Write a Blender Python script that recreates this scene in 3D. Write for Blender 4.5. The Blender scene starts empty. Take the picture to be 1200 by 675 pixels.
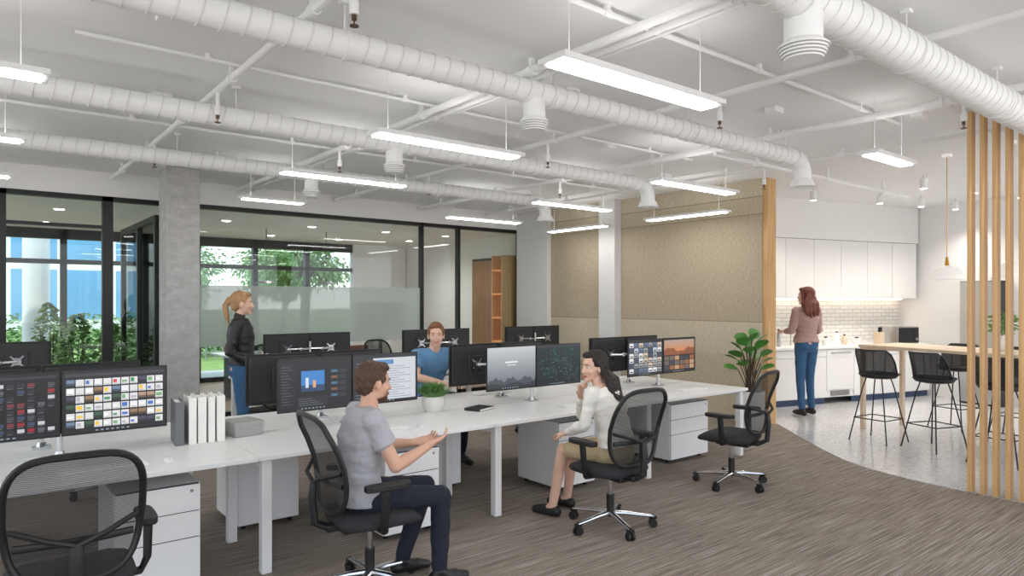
import bpy, bmesh, math, random
from mathutils import Vector, Matrix, Euler, noise
random.seed(7)
SC=bpy.context.scene
COL=SC.collection
V=Vector
pi=math.pi
# ------------------------------------------------------------------ materials
def lin(c):
    return tuple(((x/255)/12.92 if x/255<=.04045 else ((x/255+.055)/1.055)**2.4) for x in c)
MATS={}
def mk(name,col,rough=.5,metal=0,var=0,vscale=8,bump=0,bscale=60,stretch=(1,1,1),emit=0,spec=.5):
    if name in MATS: return MATS[name]
    m=bpy.data.materials.new(name); m.use_nodes=True
    nt=m.node_tree; b=nt.nodes['Principled BSDF']
    c=lin(col)
    b.inputs['Base Color'].default_value=(*c,1)
    b.inputs['Roughness'].default_value=rough
    b.inputs['Metallic'].default_value=metal
    b.inputs['Specular IOR Level'].default_value=spec
    tc=nt.nodes.new('ShaderNodeTexCoord'); mp=nt.nodes.new('ShaderNodeMapping')
    mp.inputs['Scale'].default_value=stretch
    nt.links.new(tc.outputs['Object'],mp.inputs['Vector'])
    n=nt.nodes.new('ShaderNodeTexNoise'); n.inputs['Scale'].default_value=vscale; n.inputs['Detail'].default_value=4
    nt.links.new(mp.outputs[0],n.inputs['Vector'])
    mx=nt.nodes.new('ShaderNodeMix'); mx.data_type='RGBA'
    v=var if var else .015
    mx.inputs['A'].default_value=(*[x*(1-v) for x in c],1)
    mx.inputs['B'].default_value=(*[min(1,x*(1+v)) for x in c],1)
    nt.links.new(n.outputs['Fac'],mx.inputs['Factor'])
    nt.links.new(mx.outputs['Result'],b.inputs['Base Color'])
    if bump:
        n2=nt.nodes.new('ShaderNodeTexNoise'); n2.inputs['Scale'].default_value=bscale; n2.inputs['Detail'].default_value=3
        nt.links.new(mp.outputs[0],n2.inputs['Vector'])
        bp=nt.nodes.new('ShaderNodeBump'); bp.inputs['Strength'].default_value=bump; bp.inputs['Distance'].default_value=.01
        nt.links.new(n2.outputs['Fac'],bp.inputs['Height']); nt.links.new(bp.outputs[0],b.inputs['Normal'])
    if emit:
        b.inputs['Emission Color'].default_value=(*c,1); b.inputs['Emission Strength'].default_value=emit
    MATS[name]=m
    return m
def ramp(nt,fac,stops):
    r=nt.nodes.new('ShaderNodeValToRGB'); e=r.color_ramp.elements
    while len(e)<len(stops): e.new(.5)
    for i,(p,c) in enumerate(stops):
        e[i].position=p; e[i].color=(*lin(c),1)
    nt.links.new(fac,r.inputs[0]); return r
def carpet():
    m=bpy.data.materials.new('carpet'); m.use_nodes=True; nt=m.node_tree; b=nt.nodes['Principled BSDF']
    tc=nt.nodes.new('ShaderNodeTexCoord'); mp=nt.nodes.new('ShaderNodeMapping'); mp.inputs['Scale'].default_value=(1.3,80,1)
    nt.links.new(tc.outputs['Object'],mp.inputs['Vector'])
    n=nt.nodes.new('ShaderNodeTexNoise'); n.inputs['Scale'].default_value=1.3; n.inputs['Detail'].default_value=5; n.inputs['Roughness'].default_value=.72
    nt.links.new(mp.outputs[0],n.inputs['Vector'])
    r=ramp(nt,n.outputs['Fac'],[(.34,(104,95,87)),(.5,(146,135,125)),(.66,(192,182,171))])
    n2=nt.nodes.new('ShaderNodeTexNoise'); n2.inputs['Scale'].default_value=140; n2.inputs['Detail'].default_value=2
    nt.links.new(tc.outputs['Object'],n2.inputs['Vector'])
    mx=nt.nodes.new('ShaderNodeMix'); mx.data_type='RGBA'; mx.blend_type='MULTIPLY'; mx.inputs['Factor'].default_value=.35
    r2=ramp(nt,n2.outputs['Fac'],[(.3,(160,160,160)),(.65,(255,255,255))])
    nt.links.new(r.outputs[0],mx.inputs['A']); nt.links.new(r2.outputs[0],mx.inputs['B'])
    nt.links.new(mx.outputs['Result'],b.inputs['Base Color'])
    b.inputs['Roughness'].default_value=.95; b.inputs['Specular IOR Level'].default_value=.1
    bp=nt.nodes.new('ShaderNodeBump'); bp.inputs['Strength'].default_value=.4; bp.inputs['Distance'].default_value=.006
    nt.links.new(n2.outputs['Fac'],bp.inputs['Height']); nt.links.new(bp.outputs[0],b.inputs['Normal'])
    return m
def terrazzo():
    m=bpy.data.materials.new('terrazzo'); m.use_nodes=True; nt=m.node_tree; b=nt.nodes['Principled BSDF']
    tc=nt.nodes.new('ShaderNodeTexCoord')
    v=nt.nodes.new('ShaderNodeTexVoronoi'); v.inputs['Scale'].default_value=78
    nt.links.new(tc.outputs['Object'],v.inputs['Vector'])
    sp=nt.nodes.new('ShaderNodeSeparateColor'); nt.links.new(v.outputs['Color'],sp.inputs[0])
    r=ramp(nt,sp.outputs[0],[(.0,(202,202,203)),(.55,(210,210,211)),(.76,(186,185,186)),(.88,(224,224,225)),(.95,(160,156,154))])
    r.color_ramp.interpolation='CONSTANT'
    nt.links.new(r.outputs[0],b.inputs['Base Color']); b.inputs['Roughness'].default_value=.16
    return m
def concrete():
    m=bpy.data.materials.new('concrete'); m.use_nodes=True; nt=m.node_tree; b=nt.nodes['Principled BSDF']
    tc=nt.nodes.new('ShaderNodeTexCoord'); mp=nt.nodes.new('ShaderNodeMapping'); mp.inputs['Scale'].default_value=(1,1,1.6)
    nt.links.new(tc.outputs['Object'],mp.inputs[0])
    n=nt.nodes.new('ShaderNodeTexNoise'); n.inputs['Scale'].default_value=7; n.inputs['Detail'].default_value=10; n.inputs['Roughness'].default_value=.7
    nt.links.new(mp.outputs[0],n.inputs['Vector'])
    r=ramp(nt,n.outputs['Fac'],[(.3,(168,167,166)),(.5,(187,186,185)),(.7,(204,203,202))])
    nt.links.new(r.outputs[0],b.inputs['Base Color']); b.inputs['Roughness'].default_value=.85
    bp=nt.nodes.new('ShaderNodeBump'); bp.inputs['Strength'].default_value=.15; bp.inputs['Distance'].default_value=.01
    nt.links.new(n.outputs['Fac'],bp.inputs['Height']); nt.links.new(bp.outputs[0],b.inputs['Normal'])
    return m
def wood(name,c1,c2,stretch=(14,14,.7),sc=3):
    m=bpy.data.materials.new(name); m.use_nodes=True; nt=m.node_tree; b=nt.nodes['Principled BSDF']
    tc=nt.nodes.new('ShaderNodeTexCoord'); mp=nt.nodes.new('ShaderNodeMapping'); mp.inputs['Scale'].default_value=stretch
    nt.links.new(tc.outputs['Object'],mp.inputs[0])
    n=nt.nodes.new('ShaderNodeTexNoise'); n.inputs['Scale'].default_value=sc; n.inputs['Detail'].default_value=6
    nt.links.new(mp.outputs[0],n.inputs['Vector'])
    r=ramp(nt,n.outputs['Fac'],[(.3,c1),(.7,c2)])
    nt.links.new(r.outputs[0],b.inputs['Base Color']); b.inputs['Roughness'].default_value=.5
    return m
def glassmat(name,tint=(250,253,252)):
    m=bpy.data.materials.new(name); m.use_nodes=True; nt=m.node_tree
    for n in list(nt.nodes): nt.nodes.remove(n)
    out=nt.nodes.new('ShaderNodeOutputMaterial'); t=nt.nodes.new('ShaderNodeBsdfTransparent'); t.inputs[0].default_value=(*lin(tint),1)
    g=nt.nodes.new('ShaderNodeBsdfGlossy'); g.inputs['Roughness'].default_value=.02
    mx=nt.nodes.new('ShaderNodeMixShader'); fr=nt.nodes.new('ShaderNodeFresnel'); fr.inputs[0].default_value=1.4
    nt.links.new(fr.outputs[0],mx.inputs[0]); nt.links.new(t.outputs[0],mx.inputs[1]); nt.links.new(g.outputs[0],mx.inputs[2])
    nt.links.new(mx.outputs[0],out.inputs[0]); return m
def translucent(name,col,fac,grid=False,amp=.12,dirn='Z',sc=40):
    m=bpy.data.materials.new(name); m.use_nodes=True; nt=m.node_tree
    b=nt.nodes['Principled BSDF']; out=nt.nodes['Material Output']
    b.inputs['Base Color'].default_value=(*lin(col),1); b.inputs['Roughness'].default_value=.8
    t=nt.nodes.new('ShaderNodeBsdfTransparent'); mx=nt.nodes.new('ShaderNodeMixShader'); mx.inputs[0].default_value=fac
    nt.links.new(t.outputs[0],mx.inputs[1]); nt.links.new(b.outputs[0],mx.inputs[2]); nt.links.new(mx.outputs[0],out.inputs[0])
    if grid:
        tc=nt.nodes.new('ShaderNodeTexCoord'); w=nt.nodes.new('ShaderNodeTexWave'); w.bands_direction=dirn; w.inputs['Scale'].default_value=sc
        nt.links.new(tc.outputs['Object'],w.inputs['Vector'])
        mr=nt.nodes.new('ShaderNodeMapRange'); mr.inputs['To Min'].default_value=fac-amp; mr.inputs['To Max'].default_value=min(1,fac+amp)
        nt.links.new(w.outputs['Fac'],mr.inputs['Value']); nt.links.new(mr.outputs[0],mx.inputs[0])
    return m
def attrmat(name,emit):
    m=bpy.data.materials.new(name); m.use_nodes=True; nt=m.node_tree; b=nt.nodes['Principled BSDF']
    a=nt.nodes.new('ShaderNodeVertexColor'); a.layer_name='Col'
    nt.links.new(a.outputs[0],b.inputs['Emission Color']); b.inputs['Emission Strength'].default_value=emit
    b.inputs['Base Color'].default_value=(.01,.01,.01,1); b.inputs['Roughness'].default_value=.35
    return m
def bricktile():
    m=bpy.data.materials.new('white_tile'); m.use_nodes=True; nt=m.node_tree; b=nt.nodes['Principled BSDF']
    tc=nt.nodes.new('ShaderNodeTexCoord'); sx=nt.nodes.new('ShaderNodeSeparateXYZ'); cx=nt.nodes.new('ShaderNodeCombineXYZ')
    nt.links.new(tc.outputs['Object'],sx.inputs[0]); nt.links.new(sx.outputs[0],cx.inputs[0]); nt.links.new(sx.outputs[2],cx.inputs[1])
    br=nt.nodes.new('ShaderNodeTexBrick'); br.inputs['Scale'].default_value=1; br.inputs['Brick Width'].default_value=.2; br.inputs['Row Height'].default_value=.065
    br.inputs['Mortar Size'].default_value=.004
    br.inputs['Color1'].default_value=(*lin((240,238,234)),1); br.inputs['Color2'].default_value=(*lin((232,229,224)),1); br.inputs['Mortar'].default_value=(*lin((184,180,174)),1)
    nt.links.new(cx.outputs[0],br.inputs['Vector']); nt.links.new(br.outputs['Color'],b.inputs['Base Color']); b.inputs['Roughness'].default_value=.2
    return m
def beigewall():
    m=bpy.data.materials.new('woven_beige'); m.use_nodes=True; nt=m.node_tree; b=nt.nodes['Principled BSDF']
    tc=nt.nodes.new('ShaderNodeTexCoord'); sx=nt.nodes.new('ShaderNodeSeparateXYZ'); nt.links.new(tc.outputs['Object'],sx.inputs[0])
    mr=nt.nodes.new('ShaderNodeMapRange'); mr.inputs['From Max'].default_value=3.3; nt.links.new(sx.outputs[2],mr.inputs[0])
    A=(212,199,175); B=(189,174,150); G=(162,148,124); L=(204,190,164)
    r=ramp(nt,mr.outputs[0],[(0,A),(.135,G),(.138,L),(.27,G),(.273,A),(.408,G),(.413,B),(.845,G),(.850,L),(.915,G),(.918,A)])
    r.color_ramp.interpolation='CONSTANT'
    n=nt.nodes.new('ShaderNodeTexNoise'); n.inputs['Scale'].default_value=60; n.inputs['Detail'].default_value=4
    mp=nt.nodes.new('ShaderNodeMapping'); mp.inputs['Scale'].default_value=(1,.45,2.2); nt.links.new(tc.outputs['Object'],mp.inputs[0]); nt.links.new(mp.outputs[0],n.inputs['Vector'])
    r2=ramp(nt,n.outputs['Fac'],[(.32,(205,205,205)),(.6,(255,255,255))])
    mx=nt.nodes.new('ShaderNodeMix'); mx.data_type='RGBA'; mx.blend_type='MULTIPLY'; mx.inputs['Factor'].default_value=.85
    nt.links.new(r.outputs[0],mx.inputs['A']); nt.links.new(r2.outputs[0],mx.inputs['B']); nt.links.new(mx.outputs['Result'],b.inputs['Base Color'])
    b.inputs['Roughness'].default_value=.9
    return m
M=dict(
 white=mk('white_paint',(240,240,239),.6,var=.02), ceil=mk('ceiling_paint',(243,243,243),.8,var=.01,vscale=2),
 duct=mk('duct_paint',(243,243,243),.45), seam=mk('duct_seam',(222,222,221),.5), desk=mk('white_laminate',(240,240,240),.35), wmetal=mk('white_metal',(233,233,233),.4),
 cab=mk('cabinet_white',(238,237,235),.2), black=mk('black_plastic',(26,26,28),.45), dark=mk('dark_plastic',(44,45,48),.5),
 frame=mk('black_frame',(22,22,23),.4), chrome=mk('polished_metal',(205,205,208),.18,1), seatf=mk('seat_fabric',(48,48,51),.9,bump=.3,bscale=200),
 copper=mk('bronze',(120,96,76),.35,1), brass=mk('brass',(190,140,70),.3,1), wall=mk('wall_white',(238,237,236),.8,var=.02,vscale=1.5), pil=mk('wall_grey',(222,221,219),.8),
 grey=mk('grey_box',(168,168,166),.7,var=.25,vscale=120,bump=.4,bscale=120), mgrey=mk('binder_grey',(112,114,118),.6), louv=mk('louvre_grey',(160,158,156),.6), paper=mk('paper',(244,243,238),.8), notebook=mk('notebook',(30,30,32),.6),
 pot=mk('pot_white',(228,226,222),.5), leaf=mk('leaf',(104,144,78),.5,var=.35,vscale=9), leafd=mk('leaf_dark',(76,134,56),.4,var=.35,vscale=6), fence=mk('fence_grey',(150,152,150),.7),
 soil=mk('soil',(60,45,34),.95,bump=.6), tablew=wood('bar_wood',(214,192,164),(230,210,184),(2,14,14),3), pfloor=wood('bounce_floor',(160,138,114),(184,162,136),(1.5,16,1),3),
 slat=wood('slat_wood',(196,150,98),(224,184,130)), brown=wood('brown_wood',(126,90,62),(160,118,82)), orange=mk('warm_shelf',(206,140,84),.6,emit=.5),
 carpet=carpet(), terr=terrazzo(), conc=concrete(), glass=glassmat('clear_glass'), frost=translucent('frosted_film',(206,216,210),.62),
 mesh=translucent('chair_mesh',(34,34,36),.7,True), weave=translucent('stool_weave',(26,26,28),.93,True,.07), screen=attrmat('screen_image',1.0), tile=bricktile(), beige=beigewall(),
 bulb=mk('light_diffuser',(255,253,250),.5,emit=16), ceil_fill=mk('added_ceiling_glow',(255,253,250),.5,emit=4.2), bulb2=mk('lamp_bulb',(255,232,196),.5,emit=22), strip=mk('added_warm_glow',(255,230,200),.5,emit=9), down=mk('downlight_lens',(255,248,238),.5,emit=24),  # includes added glow surfaces that brighten the ceiling and the kitchen
 grass=mk('grass',(140,162,88),.95,var=.3,vscale=1.5),
 pave=mk('paving',(190,184,174),.9), bglass=mk('blue_glass',(96,158,206),.15,var=.3,vscale=.4), bark=mk('bark',(80,64,50),.9,bump=.5),
 steel=mk('brushed_steel',(190,190,190),.3,1), navy=mk('plinth_navy',(56,76,108),.5), shade=mk('lamp_white',(250,247,241),.4,emit=.25),
 tan=mk('tan_leather',(152,100,68),.6),
)
# ------------------------------------------------------------------ mesh builder
class MB:
    def __init__(s,T=None):
        s.bm=bmesh.new(); s.mats=[]; s.mi=0; s.T=T or Matrix()
    def m(s,mat):
        if mat not in s.mats: s.mats.append(mat)
        s.mi=s.mats.index(mat); return s
    def _f(s,verts):
        fs=set()
        for v in verts:
            v.co=s.T@v.co
            for f in v.link_faces: fs.add(f)
        for f in fs: f.material_index=s.mi
    def box(s,c,size,rot=None):
        Mx=Matrix.Translation(V(c))@(rot.to_4x4() if rot else Matrix())@Matrix.Diagonal((*size,1))
        r=bmesh.ops.create_cube(s.bm,size=1,matrix=Mx); s._f(r['verts']); return s
    def bx(s,x0,x1,y0,y1,z0,z1): return s.box(((x0+x1)/2,(y0+y1)/2,(z0+z1)/2),(x1-x0,y1-y0,z1-z0))
    def cyl(s,p1,p2,r1,r2=None,n=16,caps=True):
        p1,p2=V(p1),V(p2); d=p2-p1
        if r2 is None: r2=r1
        q=d.to_track_quat('Z','Y').to_matrix().to_4x4()
        r=bmesh.ops.create_cone(s.bm,cap_ends=caps,segments=n,radius1=r1,radius2=r2,depth=d.length,matrix=Matrix.Translation((p1+p2)/2)@q)
        s._f(r['verts']); return s
    def sph(s,c,r,rot=None,n=16):
        if not hasattr(r,'__len__'): r=(r,r,r)
        Mx=Matrix.Translation(V(c))@(rot.to_4x4() if rot else Matrix())@Matrix.Diagonal((*r,1))
        q=bmesh.ops.create_uvsphere(s.bm,u_segments=n,v_segments=max(6,n*2//3),radius=1,matrix=Mx); s._f(q['verts']); return s
    def cap(s,p1,p2,r1,r2=None,n=12):
        if r2 is None: r2=r1
        s.sph(p1,r1,n=n); s.sph(p2,r2,n=n)
        if (V(p2)-V(p1)).length>1e-4: s.cyl(p1,p2,r1,r2,n=n)
        return s
    def loft(s,rings,caps=True,closed=False):
        vs=[[s.bm.verts.new(s.T@V(p)) for p in r] for r in rings]; n=len(rings[0]); k=len(rings)
        for i in range(k if closed else k-1):
            a,b=vs[i],vs[(i+1)%k]
            for j in range(n):
                f=s.bm.faces.new((a[j],a[(j+1)%n],b[(j+1)%n],b[j])); f.material_index=s.mi
        if caps and not closed:
            f=s.bm.faces.new(vs[0][::-1]); f.material_index=s.mi
            f=s.bm.faces.new(vs[-1]); f.material_index=s.mi
        return s
    def tube(s,pts,r,n=10,closed=False,flat=1):
        pts=[V(p) for p in pts]; k=len(pts); rings=[]; ref=None
        for i,p in enumerate(pts):
            if closed: t=(pts[(i+1)%k]-pts[i-1])
            else: t=pts[min(i+1,k-1)]-pts[max(i-1,0)]
            t.normalize()
            if ref is None:
                ref=V((0,0,1)) if abs(t.z)<.9 else V((1,0,0))
                ref=(ref-t*ref.dot(t)).normalized()
            else: ref=(ref-t*ref.dot(t)).normalized()
            b=t.cross(ref); rr=r[i] if hasattr(r,'__len__') else r
            rings.append([p+(ref*math.cos(a)*rr+b*math.sin(a)*rr*flat) for a in [2*pi*j/n for j in range(n)]])
        return s.loft(rings,not closed,closed)
    def face(s,pts):
        f=s.bm.faces.new([s.bm.verts.new(s.T@V(p)) for p in pts]); f.material_index=s.mi; return s
    def prism(s,poly,z0,z1):
        return s.loft([[(*p,z0) for p in poly],[(*p,z1) for p in poly]])
    def leaf(s,base,d,L,w,droop=.3,fold=.15,twist=0,prof=((0,.12),(.22,.75),(.5,1),(.8,.72),(1,.05))):
        base=V(base); d=V(d).normalized(); side=d.cross(V((0,0,1)))
        if side.length<.05: side=V((1,0,0))
        side.normalize(); up=side.cross(d); rows=[]
        if twist: R=Matrix.Rotation(twist,3,d); side=R@side; up=R@up
        for i,(t,ww) in enumerate(prof):
            c=base+d*L*t-V((0,0,1))*droop*L*t*t
            rows.append([c-side*w*ww/2+up*fold*w*ww,c,c+side*w*ww/2+up*fold*w*ww])
        vs=[[s.bm.verts.new(s.T@p) for p in r] for r in rows]
        for i in range(len(prof)-1):
            for j in range(2):
                f=s.bm.faces.new((vs[i][j],vs[i][j+1],vs[i+1][j+1],vs[i+1][j])); f.material_index=s.mi
        return s
    def obj(s,name,parent=None,bev=0,smooth=True,loc=None,ang=35):
        me=bpy.data.meshes.new(name)
        bmesh.ops.recalc_face_normals(s.bm,faces=[f for f in s.bm.faces])
        s.bm.to_mesh(me); s.bm.free()
        for m in s.mats: me.materials.append(m)
        if smooth:
            for p in me.polygons: p.use_smooth=True
            me.set_sharp_from_angle(angle=math.radians(ang))
        o=bpy.data.objects.new(name,me); COL.objects.link(o)
        if parent: o.parent=parent
        if loc: o.location=loc
        if bev:
            b=o.modifiers.new('bevel','BEVEL'); b.width=bev; b.segments=2; b.limit_method='ANGLE'; b.angle_limit=math.radians(50)
        return o
def tag(o,label,cat,group=None,kind=None):
    o['label']=label; o['category']=cat
    if group: o['group']=group
    if kind: o['kind']=kind
    return o
def struct(o,label=None):
    o['kind']='structure'
    if label: o['label']=label; o['category']='building part'
    return o
def top(name,label,cat,loc=(0,0,0),rot=0,group=None):
    o=bpy.data.objects.new(name,None); o.empty_display_size=.1; COL.objects.link(o)
    o.location=loc; o.rotation_euler=(0,0,rot); return tag(o,label,cat,group)
def dup(o,loc,rot=None,label=None):
    def rec(x,par):
        c=x.copy(); COL.objects.link(c)
        if par: c.parent=par; c.matrix_parent_inverse=x.matrix_parent_inverse.copy()
        for ch in list(x.children): rec(ch,c)
        return c
    n=rec(o,None); n.location=loc
    if rot is not None: n.rotation_euler=(0,0,rot)
    if label: n['label']=label
    return n
rad=math.radians
CH=3.27
# ------------------------------------------------------------------ room shell
b=MB().m(M['carpet']); b.bx(-6,16,-3,14.6,-.12,0); struct(b.obj('floor',smooth=False),'brown-grey streaked loop carpet floor')
arc=[(8.45,4.9),(7.95,4.36),(7.45,3.81),(7.13,3.42),(6.92,3.05),(6.8,2.65),(6.74,2.2),(6.72,1.7),(6.74,1.1),(6.85,.3),(7.1,-.6),(7.8,-2.2)]
def catmull(p,k=5):
    out=[]
    for i in range(len(p)-1):
        a,b_,c,d=[V(p[max(0,min(len(p)-1,j))]) for j in (i-1,i,i+1,i+2)]
        for q in range(k):
            t=q/k; out.append(tuple(.5*((2*b_)+(c-a)*t+(2*a-5*b_+4*c-d)*t*t+(3*b_-a-3*c+d)*t**3)))
    out.append(tuple(p[-1])); return out
poly=catmull(arc)+[(16,-2.2),(16,6.8),(8.45,6.8)]
b=MB().m(M['terr']); b.prism(poly,0,.006); struct(b.obj('floor',smooth=False),'pale speckled terrazzo kitchen floor')
b=MB().m(M['pfloor']); b.bx(-6,8.27,10.12,14.5,0,.005); struct(b.obj('floor',smooth=False),'timber floor of glazed meeting room, made pale to bounce light')  # pale floor added so its bounce brightens the meeting room ceiling
b=MB().m(M['ceil']); b.bx(-6,16,-3,10.12,CH,CH+.2); struct(b.obj('ceiling',smooth=False),'white painted exposed ceiling slab')
b=MB().m(M['ceil']); b.bx(-6,9,10.12,14.8,2.92,3.2); struct(b.obj('ceiling',smooth=False),'lower white ceiling of glazed meeting room')
b=MB().m(M['wall']); b.bx(-6,8.25,9.96,10.12,2.97,CH); struct(b.obj('wall_back',smooth=False),'white bulkhead above glass partition')
b=MB().m(M['beige']); b.bx(8.25,8.45,5.0,9.96,0,CH); struct(b.obj('wall_side',smooth=False),'woven beige panelled feature wall')
b=MB().m(M['slat']); b.bx(8.27,8.47,4.93,5.0,0,CH); struct(b.obj('trim_1',smooth=False),'vertical oak end panel of feature wall')
b=MB().m(M['beige']); b.bx(8.17,8.25,7.85,9.1,0,CH); struct(b.obj('wall_side',smooth=False),'beige woven wall section beside white column')
b=MB().m(M['pil']); b.bx(8.1,8.25,7.5,7.85,0,CH); struct(b.obj('wall_pilaster'),'slim pale grey pilaster on feature wall')
b=MB().m(M['pil']); b.bx(8.08,8.25,9.1,9.96,0,CH); struct(b.obj('wall_column'),'square white structural column')
b=MB().m(M['conc']); b.bx(1.88,2.26,9.0,9.4,0,CH); struct(b.obj('wall_column_concrete',bev=.01),'raw grey concrete column')
b=MB().m(M['wall']); b.bx(8.27,8.5,9.96,14.6,0,2.92); struct(b.obj('wall_meeting_side',smooth=False),'white wall inside glazed room')
b=MB().m(M['wall']); b.bx(6.9,8.25,14.4,14.6,0,2.92); struct(b.obj('wall_meeting_back',smooth=False),'white wall at end of glazed room')
GP=[(-1.6,.12),(.33,.08),(1.41,.12),(2.42,.05),(6.05,.05),(6.8,.05),(8.2,.07)]
b=MB().m(M['frame'])
for x,w in GP: b.bx(x-w/2,x+w/2,9.99,10.09,0,2.97)
b.bx(-1.6,8.2,9.99,10.09,2.91,2.97); b.bx(-1.6,8.2,9.99,10.09,0,.08)
b.bx(-1.6,1.4,10.0,10.08,2.56,2.6)
fr=struct(b.obj('window_1',smooth=False),'black framed floor-to-ceiling glass partition')
b=MB().m(M['glass']); b.bx(-1.55,8.17,10.035,10.045,.08,2.91); g=b.obj('glass_pane',fr,smooth=False)
b=MB().m(M['frost']); b.bx(2.45,6.02,10.028,10.032,1.0,1.86); b.obj('frosted_band',fr,smooth=False)
b=MB().m(M['frame'])
for y in (10.2,11.4,12.7): b.bx(1.98,2.06,y-.04,y+.04,0,2.8)
b.bx(1.98,2.06,10.2,12.7,2.72,2.8); b.bx(1.98,2.06,10.2,12.7,0,.08)
fr=struct(b.obj('window_2',smooth=False),'black framed glass cross partition')
b=MB().m(M['glass']); b.bx(2.015,2.025,10.2,12.7,.08,2.72); b.obj('glass_pane',fr,smooth=False)
b=MB().m(M['frame'])
x=-2.0
while x<7.0:
    b.bx(x-.05,x+.05,14.46,14.6,0,2.92); x+=1.12
b.bx(-2,6.9,14.46,14.6,2.74,2.92); b.bx(-2,6.9,14.46,14.6,2.3,2.38); b.bx(-2,6.9,14.46,14.6,0,.1)
fr=struct(b.obj('window_3',smooth=False),'dark mullioned exterior window wall')
b=MB().m(M['glass']); b.bx(-2,6.9,14.52,14.53,.1,2.74); b.obj('glass_pane',fr,smooth=False)
b=MB().m(M['frame']); b.bx(8.22,8.27,10.6,11.6,0,2.5)
b.m(M['brown']); b.bx(8.19,8.22,10.65,11.55,.05,2.45); struct(b.obj('door_1',smooth=False),'brown timber door in white wall')
t=top('shelf_unit','orange timber shelf unit with warm light put into its boards, against white wall','shelf',(8.05,10.32,0.005))
b=MB().m(M['slat']); b.bx(-.18,.2,-.18,-.15,0,2.5).bx(-.18,.2,.12,.15,0,2.5).bx(.17,.2,-.15,.12,0,2.5); b.obj('shelf_frame',t)
for z in (.4,.85,1.3,1.75,2.2):
    b=MB().m(M['orange']); b.bx(-.18,.17,-.15,.12,z,z+.03); b.obj('shelf_board',t)  # boards emit a little, imitating warm light on the shelves
t=top('recessed_downlight','small round recessed ceiling downlight, lit','downlight',(3.2,11.2,2.9),0,'meeting room downlights')
b=MB().m(M['white']); b.cyl((0,0,0),(0,0,.018),.08,n=24); b.obj('trim_ring',t)
b=MB().m(M['down']); b.cyl((0,0,-.004),(0,0,.0),.06,n=24); b.obj('lens',t)
sl=bpy.data.lights.new('downlight_lamp','SPOT'); sl.energy=52; sl.spot_size=rad(150); sl.spot_blend=.8; sl.shadow_soft_size=.08; sl.color=(1,.97,.93)
so=bpy.data.objects.new('downlight_lamp',sl); COL.objects.link(so); so.parent=t; so.location=(0,0,-.02)
for x,y in ((4.6,11.2),(6.0,11.2),(7.3,11.2),(3.2,13.2),(4.6,13.2),(6.0,13.2),(7.3,12.6),(1.0,11.2),(1.0,13.2),(-.6,12)): dup(t,(x,y,2.9))
# ------------------------------------------------------------------ kitchen frame
P1=V((10.1,5.75)); e=V((.963,-.27)).normalized(); nn=V((e.y,-e.x))
KA=math.atan2(e.y,e.x)
def K(s,t,z=0): p=P1+e*s+nn*t; return (p.x,p.y,z)
def kobj(b,name,s,t,z=0,parent=None,bev=0,smooth=True):
    o=b.obj(name,parent,bev=bev,smooth=smooth); o.location=K(s,t,z); o.rotation_euler=(0,0,KA); return o
b=MB().m(M['wall']); b.bx(-1.75,5,0,.15,0,CH); struct(kobj(b,'wall_kitchen',0,-.35,0,smooth=False),'white kitchen back wall')
b=MB().m(M['tile']); b.bx(-1.7,3.08,-.012,0,.92,1.7); struct(kobj(b,'trim_2',0,-.35,0,smooth=False),'white subway tile splashback')
b=MB().m(M['wall']); b.bx(0,.15,-6,0,0,CH); struct(kobj(b,'wall_kitchen_side',3.12,-.35,0,smooth=False),'white kitchen side wall')
b=MB().m(M['cab']); b.bx(-1.65,3.1,-.352,-.01,2.645,CH); struct(kobj(b,'wall_bulkhead',0,-.35,0,smooth=False),'white bulkhead above cupboards')
t=top('wall_cupboard','white flat-front kitchen wall cupboard','cupboard',K(-1.15,0,1.68),KA,'kitchen wall cupboards')
b=MB().m(M['cab']); b.bx(.0,.598,.02,.34,0,.96); b.obj('body',t)
b=MB().m(M['cab']); b.bx(.002,.596,0,.018,.004,.958); b.obj('door',t,bev=.0015)
b=MB().m(M['strip']); b.bx(.03,.57,.25,.27,-.012,-.002); b.obj('added_under_glow',t)  # added glowing bar, put in to light the kitchen
for i in range(1,7): dup(t,K(-1.15+.6*i,0,1.68))
t=top('base_cabinet','white kitchen base cabinet with navy plinth','cabinet',K(-1.15,.25,0.006),KA,'kitchen base cabinets')
b=MB().m(M['cab']); b.bx(0,.598,.02,.58,.1,.87); b.obj('body',t)
b=MB().m(M['cab']); b.bx(.003,.595,0,.018,.11,.74); b.obj('door',t,bev=.002)
b=MB().m(M['cab']); b.bx(.003,.595,0,.018,.75,.86); b.obj('drawer',t,bev=.002)
b=MB().m(M['navy']); b.bx(0,.598,.05,.07,0,.1); b.obj('plinth',t)
for i in range(1,7):
    if i!=3: dup(t,K(-1.15+.6*i,.25,.006))
t=top('dishwasher','white integrated dishwasher with vent grille','dishwasher',K(.65,.25,.006),KA)
b=MB().m(M['cab']); b.bx(0,.598,.02,.58,.1,.87); b.obj('body',t)
b=MB().m(M['cab']); b.bx(.004,.594,0,.018,.22,.86); b.obj('door',t,bev=.003)
b=MB().m(M['louv'])
for i in range(6): b.bx(.1,.5,-.003,.02,.125+.014*i,.132+.014*i)
b.obj('vent_grille',t)
b=MB().m(M['steel']); b.bx(.1,.5,-.03,-.02,.8,.815).bx(.1,.11,-.03,0,.8,.815).bx(.49,.5,-.03,0,.8,.815); b.obj('handle',t)
b=MB().m(M['white']); b.bx(-1.15,3.08,-.27,.34,.876,.915); tag(kobj(b,'kitchen_worktop',0,0,.003,bev=.004),'long white stone kitchen worktop','worktop')
t=top('microwave','black and steel microwave on kitchen worktop','microwave',K(2.45,.12,.918),KA)
b=MB().m(M['steel']); b.bx(-.25,.25,-.18,.18,0,.29); b.obj('body',t,bev=.006)
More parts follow.
